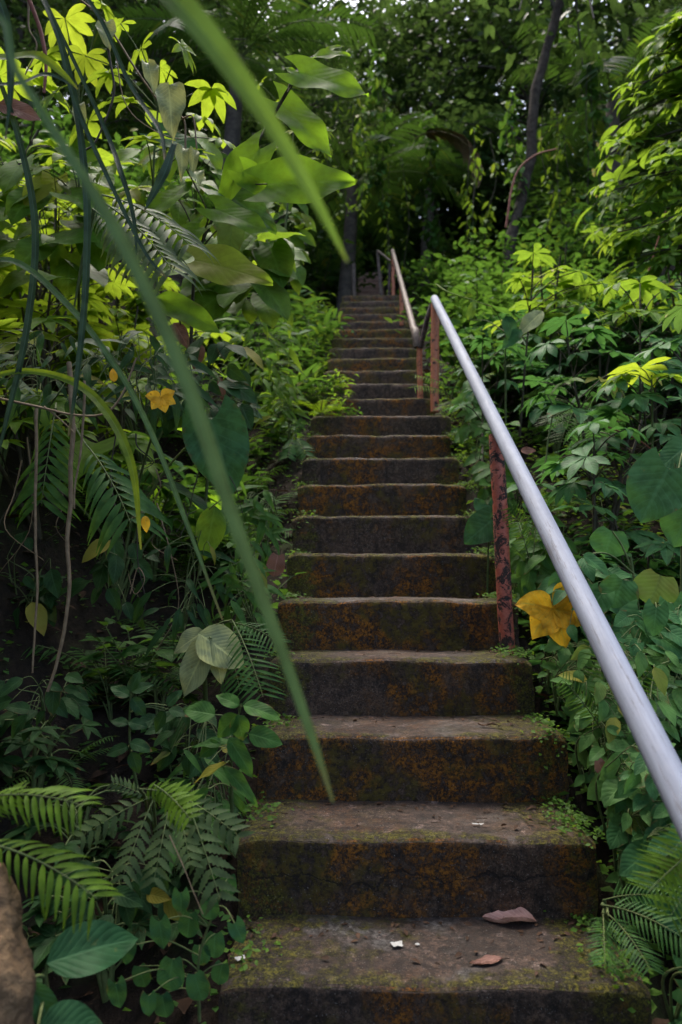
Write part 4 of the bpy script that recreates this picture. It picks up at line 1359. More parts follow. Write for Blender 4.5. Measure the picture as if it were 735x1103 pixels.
# ------------------------------------------------------------------ foreground cane grass and hanging stems at left
def blade(parent, pts, widths, mat, loc, name='blade', normal=(0, -1, .2), fold=.25, mid=True):
    """strap leaf along pixel points [(px, py, Y)], widths in pixels"""
    c = bez([P(*p) for p in pts], 48)
    w = np.interp(np.linspace(0, 1, len(c)), np.linspace(0, 1, len(widths)), widths)
    Ys = c[:, 1]
    w = w * Ys / F
    tg = np.gradient(c, axis=0)
    tg /= np.linalg.norm(tg, axis=1)[:, None]
    nr = np.asarray(normal, float)
    x = np.cross(tg, nr)
    x /= np.linalg.norm(x, axis=1)[:, None]
    n2 = np.cross(x, tg)
    sg = np.linspace(-1, 1, 7)
    V = (c[:, None, :] + x[:, None, :] * (sg[None, :, None] * w[:, None, None] / 2) + n2[:, None, :] * (np.abs(sg)[None, :, None] * w[:, None, None] * fold * .5)).reshape(-1, 3)
    UV = np.stack([np.tile((sg + 1) / 2, len(c)), np.repeat(np.linspace(0, 1, len(c)), 7)], 1)
    Q = [(i * 7 + j, i * 7 + j + 1, (i + 1) * 7 + j + 1, (i + 1) * 7 + j) for i in range(len(c) - 1) for j in range(6)]
    mb = MB()
    mb.add(V, Q, UV, .5)
    return mb.build(name, M[mat], parent, loc)


gb = np.array((-.55, .62, .3))
t = thing('cane_grass', 'tall cane grass whose two long blurred blades arch across the steps', 'grass plant', gb)
mb = MB()
stalk = bez([gb, gb + (0, 0, .8), gb + (.02, 0, 1.5), gb + (.1, .02, 2.1)], 16)
mb.tube(stalk, np.linspace(.012, .007, len(stalk)), 8)
mb.build('stalk', M['stem'], t, gb)


def px_of(p):
    x, y, z = p[0], p[1], p[2] - H
    c, s = math.cos(YAW), math.sin(YAW)
    x, y = x * c + y * s, -x * s + y * c
    c, s = math.cos(TH), math.sin(TH)
    d, u = y * c + z * s, -y * s + z * c
    return (367.5 + F * x / d, 551.5 - F * u / d, p[1])


top = px_of(stalk[-1])
midp = px_of(stalk[9])
blade(t, [top, (60, -90, .6), (150, -35, .54), (205, 18, .53), (262, 92, .54), (310, 165, .57), (347, 230, .6), (374, 282, .63)], [12, 26, 38, 36, 31, 25, 18, 11, 3], 'blade_bright', gb, fold=.35)
blade(t, [midp, (-20, 20, .6), (18, 78, .58), (70, 160, .58), (120, 240, .59), (170, 338, .61), (212, 440, .63), (252, 560, .66), (300, 690, .7), (335, 790, .73), (359, 864, .76)], [4, 7, 9, 11, 14, 16, 17, 17, 15, 12, 9, 3], 'blade', gb, fold=.3)

gb = P(-60, 560, 1.7)
t = thing('strap_grass', 'clump of dark strap shaped grass blades hanging at the upper left edge', 'grass plant', gb)
st = [gb, P(-50, 300, 1.65), P(-20, 40, 1.6), P(20, -60, 1.6)]
mb = MB()
c = bez(st, 14)
mb.tube(c, np.linspace(.012, .008, len(c)), 7)
mb.build('stalk', M['stem'], t, gb)
for pts, w, mt in (
    ([(20, -60, 1.6), (70, 60, 1.55), (92, 190, 1.5), (93, 300, 1.5), (84, 400, 1.5), (74, 470, 1.5)], [5, 10, 12, 12, 9, 3], 'blade_teal'),
    ([(-20, 40, 1.6), (15, 130, 1.7), (38, 240, 1.7), (30, 350, 1.7), (8, 450, 1.7), (-5, 500, 1.7)], [5, 9, 12, 12, 8, 2], 'blade_teal'),
    ([(20, -60, 1.6), (60, 30, 1.5), (85, 120, 1.5), (150, 260, 1.5), (180, 300, 1.5)], [6, 9, 8, 6, 2], 'blade_teal'),
    ([(20, -60, 1.6), (95, 0, 1.5), (140, 90, 1.5), (172, 140, 1.45), (178, 172, 1.42)], [5, 7, 7, 7, 5], 'blade_teal'),
    ([(188, 155, 1.42), (178, 185, 1.4), (166, 208, 1.4), (155, 228, 1.4)], [9, 17, 13, 2], 'blade_teal'),
    ([(-50, 300, 1.65), (10, 280, 1.6), (70, 325, 1.55), (125, 395, 1.5), (165, 470, 1.5), (200, 560, 1.5), (240, 668, 1.5)], [5, 7, 7, 6, 6, 5, 2], 'blade'),
    ([(-50, 420, 1.7), (20, 400, 1.7), (80, 412, 1.7), (118, 448, 1.65), (143, 505, 1.6), (152, 592, 1.6)], [5, 7, 9, 10, 9, 2], 'blade_lime'),
    ([(-20, 60, 1.5), (8, 62, 1.45), (40, 60, 1.4), (66, 78, 1.4), (84, 96, 1.4)], [7, 12, 12, 8, 2], 'blade_lime'),
    ([(-20, 90, 1.5), (20, 90, 1.45), (50, 80, 1.4), (80, 92, 1.4)], [5, 9, 9, 2], 'blade_teal'),
    ([(-20, -40, 1.3), (6, 20, 1.3), (12, 90, 1.3), (6, 150, 1.3)], [12, 16, 12, 2], 'blade_teal'),
    ([(20, -60, 1.6), (105, 120, 1.65), (132, 190, 1.6), (145, 240, 1.6), (147, 290, 1.6)], [4, 7, 8, 6, 2], 'blade_teal'),
):
    blade(t, pts, [q * (.72 if mt == 'blade_teal' else 1.) for q in w], mt, gb)

for i, (pts, r_, lab, mt) in enumerate((
    ([(75, 390, 1.9), (78, 480, 1.9), (73, 580, 1.9), (74, 640, 1.9), (64, 705, 1.9), (52, 745, 1.9)], .007, 'thick dry pale stem hanging straight down in the left shadow', 'straw'),
    ([(40, 440, 2.0), (38, 520, 2.), (40, 620, 2.), (36, 725, 2.)], .005, 'thin dry stem hanging at far left in the shadow', 'straw'),
    ([(-20, 425, 1.8), (40, 438, 1.8), (80, 447, 1.8), (115, 445, 1.8), (135, 420, 1.8), (148, 385, 1.8)], .004, 'thin bare twig curving across the left shadow', 'straw'),
    ([(46, 438, 1.8), (62, 450, 1.8), (80, 466, 1.8)], .003, 'short broken twig below the curving bare twig', 'straw'),
    ([(90, 410, 1.75), (88, 470, 1.75), (82, 520, 1.75), (80, 548, 1.75)], .0035, 'short pale dry stalk hanging beside the thick dry stem', 'straw'),
    ([(30, -10, 1.6), (45, 40, 1.6), (50, 70, 1.6), (48, 100, 1.6)], .006, 'reddish dry leaf sheath hanging at the top left', 'stem_red'),
    ([(110, 20, 1.8), (118, 60, 1.8), (122, 100, 1.8), (105, 150, 1.8), (85, 165, 1.8)], .004, 'dark twisted vine looping before the lime leaves', 'stem_dark'),
    ([(120, 40, 1.9), (135, 110, 1.9), (165, 140, 1.9), (195, 150, 1.9)], .002, 'thin pale vine strand under the star leaves', 'straw'),
    ([(30, 0, 1.7), (32, 30, 1.7), (40, 50, 1.7), (28, 80, 1.7)], .003, 'pale curly tendril at the top left corner', 'straw'),
    ([(585, 510, 3.), (592, 470, 3.), (596, 440, 3.), (590, 425, 3.)], .004, 'pale leaning vine stem in the right thicket', 'stem'),
    ([(470, 306, 4.6), (482, 314, 4.5), (505, 322, 4.4), (530, 330, 4.3)], .006, 'yellow green tendril curling from the pipe end', 'blade_lime'),
    ([(655, 460, 2.9), (690, 475, 2.9), (720, 500, 2.9)], .004, 'thin reddish stem slanting through the right thicket', 'stem_red'),
    ([(690, 330, 5.), (700, 290, 5.), (712, 250, 5.), (718, 225, 5.)], .008, 'bare reddish branch standing in the upper right thicket', 'stem_red'),
    ([(183, 900, 1.45), (198, 935, 1.42), (218, 985, 1.4)], .0015, 'fine pale grass stalk below the lobed fern', 'straw'),
    ([(140, 640, 2.2), (148, 612, 2.2), (155, 625, 2.2), (145, 640, 2.2), (138, 618, 2.2)], .002, 'little curled tendril in the left shadow', 'straw'),
    ([(545, 245, 6.2), (555, 190, 6.2), (575, 168, 6.2), (600, 160, 6.2)], .012, 'arched brown dead stalk before the grey tree trunk', 'stem_red'))):
    mb = MB()
    c = bez([P(*p) for p in pts], 20)
    c = c + np.array([(noise.noise(Vector(p * 9 + i)) * .006, 0, 0) for p in c])
    mb.tube(c, np.linspace(r_, r_ * .55, len(c)), 6)
    tag(mb.build('dry_stem', M[mt], None), lab, 'stem')

r = np.random.default_rng(44)
t = thing('hanging_roots', 'fine pale roots hanging over the dark soil at mid left', 'roots', P(110, 520, 2.45))
lc = np.array(t.location)
for k in range(16):
    a = P(r.uniform(0, 240), r.uniform(440, 560), r.uniform(2.35, 2.6))
    l = r.uniform(.12, .5)
    mb = MB()
    mb.tube(bez([a, a + (r.normal(0, .03), 0, -l * .35), a + (r.normal(0, .05), r.normal(0, .03), -l * .7), a + (r.normal(0, .08), r.normal(0, .03), -l)], 12), np.array((.003, .001)), 5)
    mb.build('root', M['straw' if k % 3 == 0 else 'stem_dark'], t, lc)

# withered seed pods and shrivelled leaves on the vine, top left
t = thing('withered_vine', 'withered vine with shrivelled hanging pods before the lime leaves', 'vine', P(196, 130, 1.8))
lc = np.array(t.location)
mb = MB()
mb.tube(bez([P(60, -20, 1.8), P(110, 20, 1.8), P(150, 80, 1.8), P(180, 120, 1.8), P(198, 128, 1.8), P(200, 160, 1.8)], 18), .003, 5)
mb.tube(bez([P(196, 128, 1.8), P(208, 126, 1.78), P(212, 160, 1.78)], 8), .0025, 5)
mb.build('stem', M['straw'], t, lc)
for (a, b, w) in (((196, 158), (196, 192), .7), ((210, 160), (206, 190), .6), ((182, 92), (186, 146), 1.), ((160, 66), (166, 100), .8), ((112, 25), (118, 50), 1.2), ((85, 112), (88, 150), .6), ((210, 184), (216, 198), 1.4)):
    mb = MB()
    A, B = P(*a, 1.8), P(*b, 1.78)
    d = B - A
    v, q, u = leaf('ovate', .5, 10, 6, .9, .2, wave=.5, seed=a[0])
    mb.batch((v, q, u), (frame(d, (.3, -1, 0)) * np.linalg.norm(d) * np.array((w, 1, 1)))[None], [A], [.4])
    mb.build('pod', M['wither'], t, lc)

# old trunk at the bottom left corner
mb = MB()
c = bez([P(-14, 1180, 1.15), P(-8, 1110, 1.15), P(-10, 1040, 1.18), P(-24, 960, 1.22), P(-50, 900, 1.25), P(-80, 820, 1.3)], 130)
rad = np.linspace(.062, .045, len(c))
mb.tube(c, rad, 56)
v = mb.v[0]
mb.v[0] = v + np.array([Vector((noise.noise(Vector(p * 14)), noise.noise(Vector(p * 14) + Vector((5, 5, 5))), 0)) * .012 + Vector((noise.noise(Vector(p * (60, 60, 18))), noise.noise(Vector(p * (60, 60, 18)) + Vector((3, 3, 3))), 0)) * .008 + Vector((noise.noise(Vector(p * 130)), 0, 0)) * .002 for p in v])
t = thing('old_trunk', 'bare brown trunk base in the bottom left corner', 'tree', c[0])
mb.build('trunk', M['log'], t, np.array(t.location))

# ------------------------------------------------------------------ background trees and palms
PROTO_T = [p_tree(11, 8., 2.7, 9000, .19), p_tree(12, 9., 2.4, 8000, .16, lo=.2), p_tree(13, 7., 3., 9000, .22)]
TLOC = [(-3.4, 10.5), (-1.6, 13.5), (1.2, 15.5), (3.4, 12.2), (6.2, 10.5), (-6.4, 12.5), (-4.2, 16.), (4.6, 17.), (-.6, 18.5), (7.8, 14.5), (-6., 8.), (8.6, 9.), (-8.5, 17.), (9.5, 18.), (-3.4, 21.), (.6, 21.5), (-2.8, -1.), (-3.2, .5)]
TL = ['leafy tree standing behind the upper left thicket', 'leafy tree at the head of the stairs, left of the far flight', 'broad tree filling the view straight above the far steps', 'dense tree behind the grey trunk', 'dense tree at the upper right behind the drooping branches',
      'tall tree beyond the top left corner leaves', 'distant tree above the big pointed leaves', 'distant tree right of the grey trunk', 'dim tree rising above the head of the path', 'shaded tree far up the right slope', 'leafy tree rising over the left bank', 'tree overhanging the right edge',
      'farthest tree on the left slope', 'farthest tree on the right slope', 'dim ridge tree left of the path', 'topmost dim tree on the ridge over the path',
      'unseen shade tree added behind the viewpoint on the left of the path', 'unseen shade tree added on the left bank beside the viewpoint']  # last two trees stand out of frame, added to shade the lower left
made = []
for i, ((x, y), lab) in enumerate(zip(TLOC, TL)):
    k = i % 3
    if i < 3:
        o = make('jungle_tree', lab, 'tree', PROTO_T[k], names=('trunk', 'crown'))
        made.append(o)
    else:
        o = copy_tree(made[k])
        o['label'] = lab
    o.location = (x, y, ground(x, y))
    s = rr.uniform(.8, 1.15)
    o.scale = (s, s, s)
    o.rotation_euler = (0, 0, rr.uniform(0, 6.28))
    o['group'] = 'jungle trees on the slope'

# the slender grey trunk
tp = [P(545, 330, 8.), P(549, 270, 8.), P(562, 210, 8.), P(573, 165, 8.), P(574, 130, 8.), P(578, 92, 8.), P(591, 48, 8.), P(602, 5, 8.), P(612, -60, 8.), P(600, -160, 8.)]
t = thing('slender_tree', 'slender mottled grey trunk leaning up through the dark foliage', 'tree', tp[0] - UP * 1.2)
lc = np.array(t.location)
mb = MB()
c = bez([tp[0] - UP * 1.3] + tp, 54)
c = c + np.array([(noise.noise(Vector(p * 2.5)) * .03, 0, 0) for p in c])
mb.tube(c, np.array([.066 - .012 * k / len(c) + .012 * noise.noise(Vector((k * .35, 1, 2))) for k in range(len(c))]), 12)
mb.build('trunk', M['bark'], t, lc)
sb, fo = MB(), MB()
r = np.random.default_rng(3)
for (x, y) in ((640, 20), (560, 10), (520, -20), (660, -60), (600, -140), (540, -90), (585, 60), (630, 90)):
    p0 = c[int(r.integers(len(c) - 14, len(c)))]
    e = P(x, y, 8. + r.normal(0, .5))
    b = bez([p0, p0 * .5 + e * .5 + UP * .1, e], 8)
    sb.tube(b, np.linspace(.03, .008, len(b)), 5)
    m = 90
    pp = b[r.integers(3, len(b), m)] + r.normal(0, .22, (m, 3))
    ph = r.uniform(0, 6.28, m)
    fo.batch(L_FAR, frames(np.stack([np.cos(ph), np.sin(ph), r.uniform(-.9, .2, m)], 1), UP + r.normal(0, .4, (m, 3))) * (.2 * r.uniform(.6, 1.1, m))[:, None, None], pp, r.random(m))
sb.build('branch', M['bark_dark'], t, lc)
fo.build('crown', M['far'], t, lc)


def palm(label, base, h, nf, L, seed):
    r = np.random.default_rng(seed)
    t = thing('palm_tree', label, 'palm', base)
    tb = MB()
    c = bez([(0, 0, -.3), (.1, 0, h * .5), (.15, .05, h)], 12)
    tb.tube(c, np.linspace(.13, .09, len(c)), 10)
    tb.build('trunk', M['bark_dark'], t)
    for i in range(nf):
        a = i * 2.4 + r.uniform(-.3, .3)
        mb = MB()
        frond(mb, c[-1], (math.cos(a), math.sin(a), r.uniform(.2, 1.4)), L * r.uniform(.8, 1.1), 34, .24, 1.5, L_PINNA, rr=r, fwd=.6)
        mb.build('frond', [M['dark'], M['stem']], t)
    return t


for lab, px, py, Y, h in (('dark palm with drooping fronds left of the far steps', 370, 200, 10.5, 1.9), ('dark palm beside the upper part of the grey trunk', 650, 110, 9.5, 2.4), ('dark palm in the gloom at upper left of the path', 245, 60, 9., 2.2), ('palm half hidden straight above the far flight', 455, 190, 12.5, 2.)):
    p = P(px, py, Y)
    palm(lab, p - UP * h, h, 14, 2.1, px)
# pale dead frond hanging over the path
mb = MB()
frond(mb, P(446, 150, 9.5), (.35, 0, .3), 1.3, 22, .3, 2.6, L_FARL, rr=np.random.default_rng(2), fwd=1.2, mi_r=0)
tag(mb.build('dead_frond', M['straw'], None), 'pale dead frond hanging in the dark above the path', 'frond')

# upper right drooping leafy branches
t = thing('overhanging_tree', 'small tree with layered drooping leafy branches at the upper right edge', 'tree', (3.4, 4.6, ground(3.4, 4.6)))
lc = np.array(t.location)
tb, fo = MB(), MB()
trk = bez([lc - UP * .2, lc + (0, 0, 1.2), P(800, 60, 4.6), P(790, -60, 4.6)], 20)
tb.tube(trk, np.linspace(.06, .03, len(trk)), 9)
tb.build('trunk', M['bark'], t, lc)
sb = MB()
r = np.random.default_rng(17)
for (x, y, Y) in ((640, 210, 4.5), (655, 165, 4.6), (675, 125, 4.5), (690, 90, 4.4), (712, 55, 4.4), (735, 30, 4.3), (700, 190, 4.2), (665, 250, 4.3), (720, 235, 4.), (690, 275, 4.2), (735, 150, 4.1), (735, 270, 4.), (640, 250, 4.8)):
    e = P(x, y, Y)
    p0 = trk[int(np.argmin(np.abs(trk[:, 2] - e[2] - .1)))]
    b = bez([p0, p0 * .5 + e * .5 + UP * .18, e], 12)
    sb.tube(b, np.linspace(.016, .004, len(b)), 5)
    for i in range(30):
        tt = r.uniform(.25, 1)
        p = b[int(tt * (len(b) - 1))]
        dv = b[-1] - b[3]
        dv = dv / np.linalg.norm(dv)
        s = r.choice((-1, 1))
        x_ = np.cross(dv, UP) * s
        d = x_ * r.uniform(.5, 1.) + dv * .7 - UP * r.uniform(-.1, .3) + r.normal(0, .15, 3)
        q = p + d / np.linalg.norm(d) * r.uniform(.05, .22)
        sb.tube([p, q], .0025, 4)
        if r.random() < .6:
            fo.batch(L_PAL[int(r.integers(4))], frame(d * (1, 1, .3) - UP * r.uniform(.0, .6), UP * .9 + np.array((-.3, -.5, 0)) + r.normal(0, .2, 3))[None] * r.uniform(.13, .2), [q], [r.random()])
        else:
            fo.batch(L_LAN[int(r.integers(3))], frame(d, UP + r.normal(0, .2, 3))[None] * r.uniform(.16, .26), [q], [r.random()])
sb.build('branch', M['stem_dark'], t, lc)
fo.build('crown', M['bright'], t, lc)
for (x, y, lab) in ((643, 153, 'small pale yellow leaf at the edge of the upper right branches'), (655, 183, 'brightest small yellow leaf below the upper right branches'), (639, 181, 'dull yellow leaf beside the brightest one at upper right'), (643, 203, 'lowest of the small yellow leaves at upper right')):
    mb = MB()
    mb.batch(OV_BIG[x % 3], (frame((.5 - .01 * (y - 150), 0, -1), (.2, -1, .4)) * .075)[None], [P(x, y, 5.4)], [.5])
    tag(mb.build('dying_leaf', M['pale_yellow'], None), lab, 'leaf')

# ------------------------------------------------------------------ repeated undergrowth
PROTO = {}


def proto(kind, v):
    key = (kind, v)
    if key in PROTO:
        return PROTO[key]
    s = v * 13 + 1
    b = dict(
        palm_bright=lambda: ('palmate_shrub', 'shrub', p_palm_shrub(s, 1., .19, 16, 'bright')),
        palm_lime=lambda: ('palmate_shrub', 'shrub', p_palm_shrub(s, 1., .19, 16, 'lime')),
        palm_teal=lambda: ('palmate_shrub', 'shrub', p_palm_shrub(s + 3, .8, .17, 16, 'teal')),
        palm_dark=lambda: ('palmate_herb', 'herb', p_palm_shrub(s + 5, .28, .1, 9, 'dark', L_PALD, 'stem')),
        herb=lambda: ('leafy_herb', 'herb', p_herb(s, .34, .1, 5, L_OV, mat='green')),
        herb_teal=lambda: ('leafy_herb', 'herb', p_herb(s + 2, .4, .12, 5, L_OV, mat='teal', nst=5)),
        herb_dark=lambda: ('leafy_herb', 'herb', p_herb(s + 4, .25, .09, 4, L_OV, mat='dark')),
        heart=lambda: ('heart_leaved_vine', 'vine', p_herb(s + 6, .4, .1, 5, L_HEART, mat='teal', nst=5)),
        fern=lambda: ('fern', 'fern', p_fern(s, .5, 9)),
        fern_lime=lambda: ('fern', 'fern', p_fern(s + 1, .4, 9, 'fern_lime')),
        broad=lambda: ('broadleaf_plant', 'plant', p_broad(s, .6, .24, 8, 'big')),
        broad_lime=lambda: ('broadleaf_plant', 'plant', p_broad(s + 1, .9, .34, 8, 'big_lime')),
        reed=lambda: ('reedy_plant', 'plant', p_reed(s, .6, .24, 6, 'green')),
        reed_lime=lambda: ('reedy_plant', 'plant', p_reed(s + 1, .5, .22, 6, 'bright')),
        bush=lambda: ('leafy_bush', 'bush', p_bush(s, 1.3, .8, 900, .13, 'green')),
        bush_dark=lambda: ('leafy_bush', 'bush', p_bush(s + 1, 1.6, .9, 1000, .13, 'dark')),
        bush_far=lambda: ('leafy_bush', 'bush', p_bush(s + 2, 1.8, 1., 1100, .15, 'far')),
    )[kind]()
    PROTO[key] = [b, None]
    return PROTO[key]


def plant(kind, v, loc, scale, rot, label, group, tilt=(0, 0)):
    p = proto(kind, v)
    name, cat, built = p[0]
    if p[1] is None:
        o = make(name, label, cat, built, group=group)
        p[1] = o
    else:
        o = copy_tree(p[1])
        tag(o, label, cat, group)
    o.location = tuple(float(c) for c in loc)
    o.scale = (scale,) * 3
    o.rotation_euler = (tilt[0], tilt[1], rot)
    return o


def scatter(kind, n, xr, yr, sc, label, group, nv=3, mind=.15, sink=.02, seed=0, ok=None):
    r = np.random.default_rng(seed + len(label))
    got = []
    tries = 0
    while len(got) < n and tries < n * 40:
        tries += 1
        x, y = r.uniform(*xr), r.uniform(*yr)
        if any((x - a) ** 2 + (y - b) ** 2 < mind ** 2 for a, b in got):
            continue
        if ok and not ok(x, y):
            continue
        got.append((x, y))
        plant(kind, int(r.integers(nv)), (x, y, ground(x, y) - sink), r.uniform(*sc), r.uniform(0, 6.28), label, group, (r.normal(0, .1), r.normal(0, .1)))


# left bank
scatter('palm_lime', 16, (-3.0, -1.1), (2.9, 5.), (.9, 1.3), 'lime palmate shrub crowding the upper left bank', 'palmate shrubs on the upper left bank', mind=.32)
scatter('broad_lime', 3, (-2.4, -.95), (3.0, 5.2), (.7, 1.1), 'broad lime leaves crowding the upper left bank', 'broadleaf plants on the upper left bank', mind=.5)
scatter('broad', 3, (-1.6, -.8), (2.6, 5.), (.6, .9), 'dark broadleaf plant in the shade of the left bank', 'dark broadleaf plants on the left bank', mind=.35)
scatter('reed', 16, (-1.3, -.42), (3.4, 8.4), (.8, 1.2), 'reedy plant with narrow arching leaves left of the steps', 'reedy plants along the left edge of the steps', mind=.3)
scatter('reed_lime', 10, (-.8, -.36), (4.6, 8.8), (.7, 1.1), 'bright reedy plant leaning over the middle flight', 'bright reedy plants beside the middle flight', mind=.25)
scatter('fern', 12, (-1.3, -.42), (2.4, 6.), (.6, 1.), 'green fern growing on the left bank', 'ferns on the left bank', mind=.3)
scatter('herb', 16, (-1., -.4), (2.6, 7.5), (.8, 1.2), 'leafy green herb on the left edge of the steps', 'herbs on the left edge of the steps', mind=.22)
scatter('herb_dark', 9, (-1.3, -.38), (1.3, 2.8), (.7, 1.2), 'small dark herb in the deep shade at lower left', 'dark herbs at lower left', mind=.16)
scatter('palm_dark', 6, (-1.3, -.5), (1.6, 2.7), (.8, 1.2), 'dark palmate herb in the deep shade at lower left', 'dark palmate herbs at lower left', mind=.22)
scatter('bush', 9, (-3.6, -.9), (5.2, 9.5), (.7, 1.1), 'leafy bush rising behind the left bank', 'leafy bushes behind the left bank', mind=.7)
for x, y, sc_, lab in ((-2.5, 1.0, 1., 'unseen shade bush added on the left bank beside the viewpoint'), (-2.3, .2, 1.1, 'unseen shade bush added on the left bank near the viewpoint'), (-3.2, 1.9, 1., 'unseen shade bush added high on the left bank')):
    plant('bush_dark', 1, (x, y, ground(x, y) - .05), sc_, x * 5, lab, 'unseen shade bushes added on the left bank')  # bushes outside the view, added to keep sky light off the lower left
# planted corner on the left half of the twelfth step
for i, (x, y, k, s) in enumerate(((-.24, 4.62, 'fern_lime', .45), (-.12, 4.72, 'reed_lime', .4), (-.3, 4.85, 'fern_lime', .5), (-.02, 4.78, 'herb', .4), (-.22, 5.0, 'herb', .6), (-.36, 4.5, 'fern_lime', .5), (-.1, 4.95, 'reed_lime', .45), (-.28, 5.3, 'reed_lime', .6), (-.2, 5.6, 'herb', .7), (-.3, 6.1, 'reed_lime', .7), (-.25, 6.6, 'reed', .7), (-.3, 7.2, 'reed', .7), (-.3, 7.7, 'herb', .9))):
    z = max(ground(x, y), RIS * (11 if y < 4.92 else 12) if x > -.3 and y < 5.2 else -9)
    plant(k, i % 3, (x, y, z - .01), s, i * 1.7, 'small bright plant spilling over the left end of the steps', 'small plants on the step ends at left')
# right side
scatter('herb_teal', 46, (.82, 2.), (1.15, 3.3), (.9, 1.3), 'leafy teal green herb in the dense growth below the pipe', 'leafy herbs below the pipe', mind=.13, sink=.0)
scatter('heart', 26, (.84, 1.8), (1.15, 2.9), (.9, 1.2), 'heart leaved creeper in the dense growth below the pipe', 'heart leaved creepers below the pipe', mind=.2, sink=.0)
scatter('herb', 34, (.8, 1.6), (1.6, 5.4), (.7, 1.15), 'leafy green herb right of the steps', 'herbs along the right edge of the steps', mind=.2)
scatter('fern', 14, (.7, 2.3), (1.3, 5.2), (.6, .95), 'green fern in the right hand undergrowth', 'ferns in the right hand undergrowth', mind=.3)
scatter('palm_teal', 34, (.9, 3.4), (2.6, 6.), (.8, 1.2), 'teal palmate shrub in the right hand thicket', 'palmate shrubs in the right hand thicket', mind=.27)
scatter('palm_bright', 4, (1.1, 3.8), (3.8, 6.8), (.9, 1.3), 'bright palmate shrub at the back of the right hand thicket', 'bright palmate shrubs in the right hand thicket', mind=.5)
scatter('broad', 9, (.95, 2.6), (2., 5.), (.7, 1.1), 'dark broadleaf plant low in the right hand thicket', 'dark broadleaf plants in the right hand thicket', mind=.35)
scatter('bush', 12, (.95, 4.5), (5.2, 9.5), (.7, 1.1), 'leafy bush behind the right hand thicket', 'leafy bushes behind the right hand thicket', mind=.6)
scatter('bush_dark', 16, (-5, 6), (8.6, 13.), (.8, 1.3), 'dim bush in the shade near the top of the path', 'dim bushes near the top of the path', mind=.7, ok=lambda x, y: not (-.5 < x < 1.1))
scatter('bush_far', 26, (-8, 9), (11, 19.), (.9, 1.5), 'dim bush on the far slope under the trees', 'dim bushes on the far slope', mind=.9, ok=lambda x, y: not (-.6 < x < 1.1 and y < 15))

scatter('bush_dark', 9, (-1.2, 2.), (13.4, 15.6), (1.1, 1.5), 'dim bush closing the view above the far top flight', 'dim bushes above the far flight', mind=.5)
# hanging vine curtains in the background
vs = [p_vine(k + 70, 2.4, .12, 150, 'green' if k else 'bright', L_HEART if k else [L_FAR], .18) for k in range(2)]
vp = []
for i, (px, py, Y, lab) in enumerate(((432, 175, 9.6, 'light green leafy vine hanging left of the far steps'), (470, 120, 10., 'leafy vine curtain hanging straight above the far rail'), (500, 150, 9., 'leafy vine hanging between the far rail and the grey trunk'), (545, 110, 8.2, 'leafy vine climbing on the left of the grey trunk'), (610, 110, 8.6, 'leafy vine hanging right of the grey trunk'),
                                    (640, 60, 8., 'leafy vine hanging behind the upper right branches'), (375, 100, 9., 'leafy vine hanging over the tip of the arching grass blade'), (410, 60, 9.5, 'high leafy vine at top centre'))):
    if i < 2:
        o = make('hanging_vine', lab, 'vine', vs[i])
        vp.append(o)
    else:
        o = copy_tree(vp[i % 2])
        o['label'] = lab
    o.location = tuple(float(c) for c in P(px, py, Y))
    o.rotation_euler = (0, 0, i * 1.3)
    s = .9 + .1 * (i % 3)
    o.scale = (s, s, s)


# ------------------------------------------------------------------ uncountable cover: small weeds, litter, moss, far forest
def leaf_cover(name, label, n, xr, yr, L, mat, tmpl=L_TINY, lift=(.0, .06), flat=.35, seed=0, ok=None, zf=ground):
    r = np.random.default_rng(seed)
    mb = MB()
    x = r.uniform(*xr, n)
    y = r.uniform(*yr, n)
    if ok is not None:
        k = np.array([ok(a, b) for a, b in zip(x, y)])
        x, y = x[k], y[k]
    z = np.array([zf(a, b) for a, b in zip(x, y)]) + r.uniform(*lift, len(x))
    ph = r.uniform(0, 6.28, len(x))
    D = np.stack([np.cos(ph), np.sin(ph), r.uniform(-.3, .4, len(x))], 1)
    mb.batch(tmpl, frames(D, UP + r.normal(0, flat, (len(x), 3))) * (L * r.uniform(.5, 1.2, len(x)))[:, None, None], np.stack([x, y, z], 1), r.random(len(x)))
    tag(mb.build(name, M[mat]), label, kind='stuff')


off = lambda x, y: x < x0 - .01 or x > x1 + .01
leaf_cover('ground_weeds', 'low weeds covering the soil on the right', 9000, (.6, 2.6), (1.1, 6.), .045, 'weed', lift=(.0, .12), seed=1, ok=off)
leaf_cover('ground_weeds', 'low weeds covering the soil on the left', 5000, (-1.5, -.3), (1.0, 8.5), .035, 'green', lift=(.0, .07), seed=2, ok=off)
leaf_cover('leaf_litter', 'brown leaf litter scattered over the soil', 6000, (-3, 3), (.8, 9.), .08, 'litter', L_FAR, (.0, .02), .25, 3, ok=off)


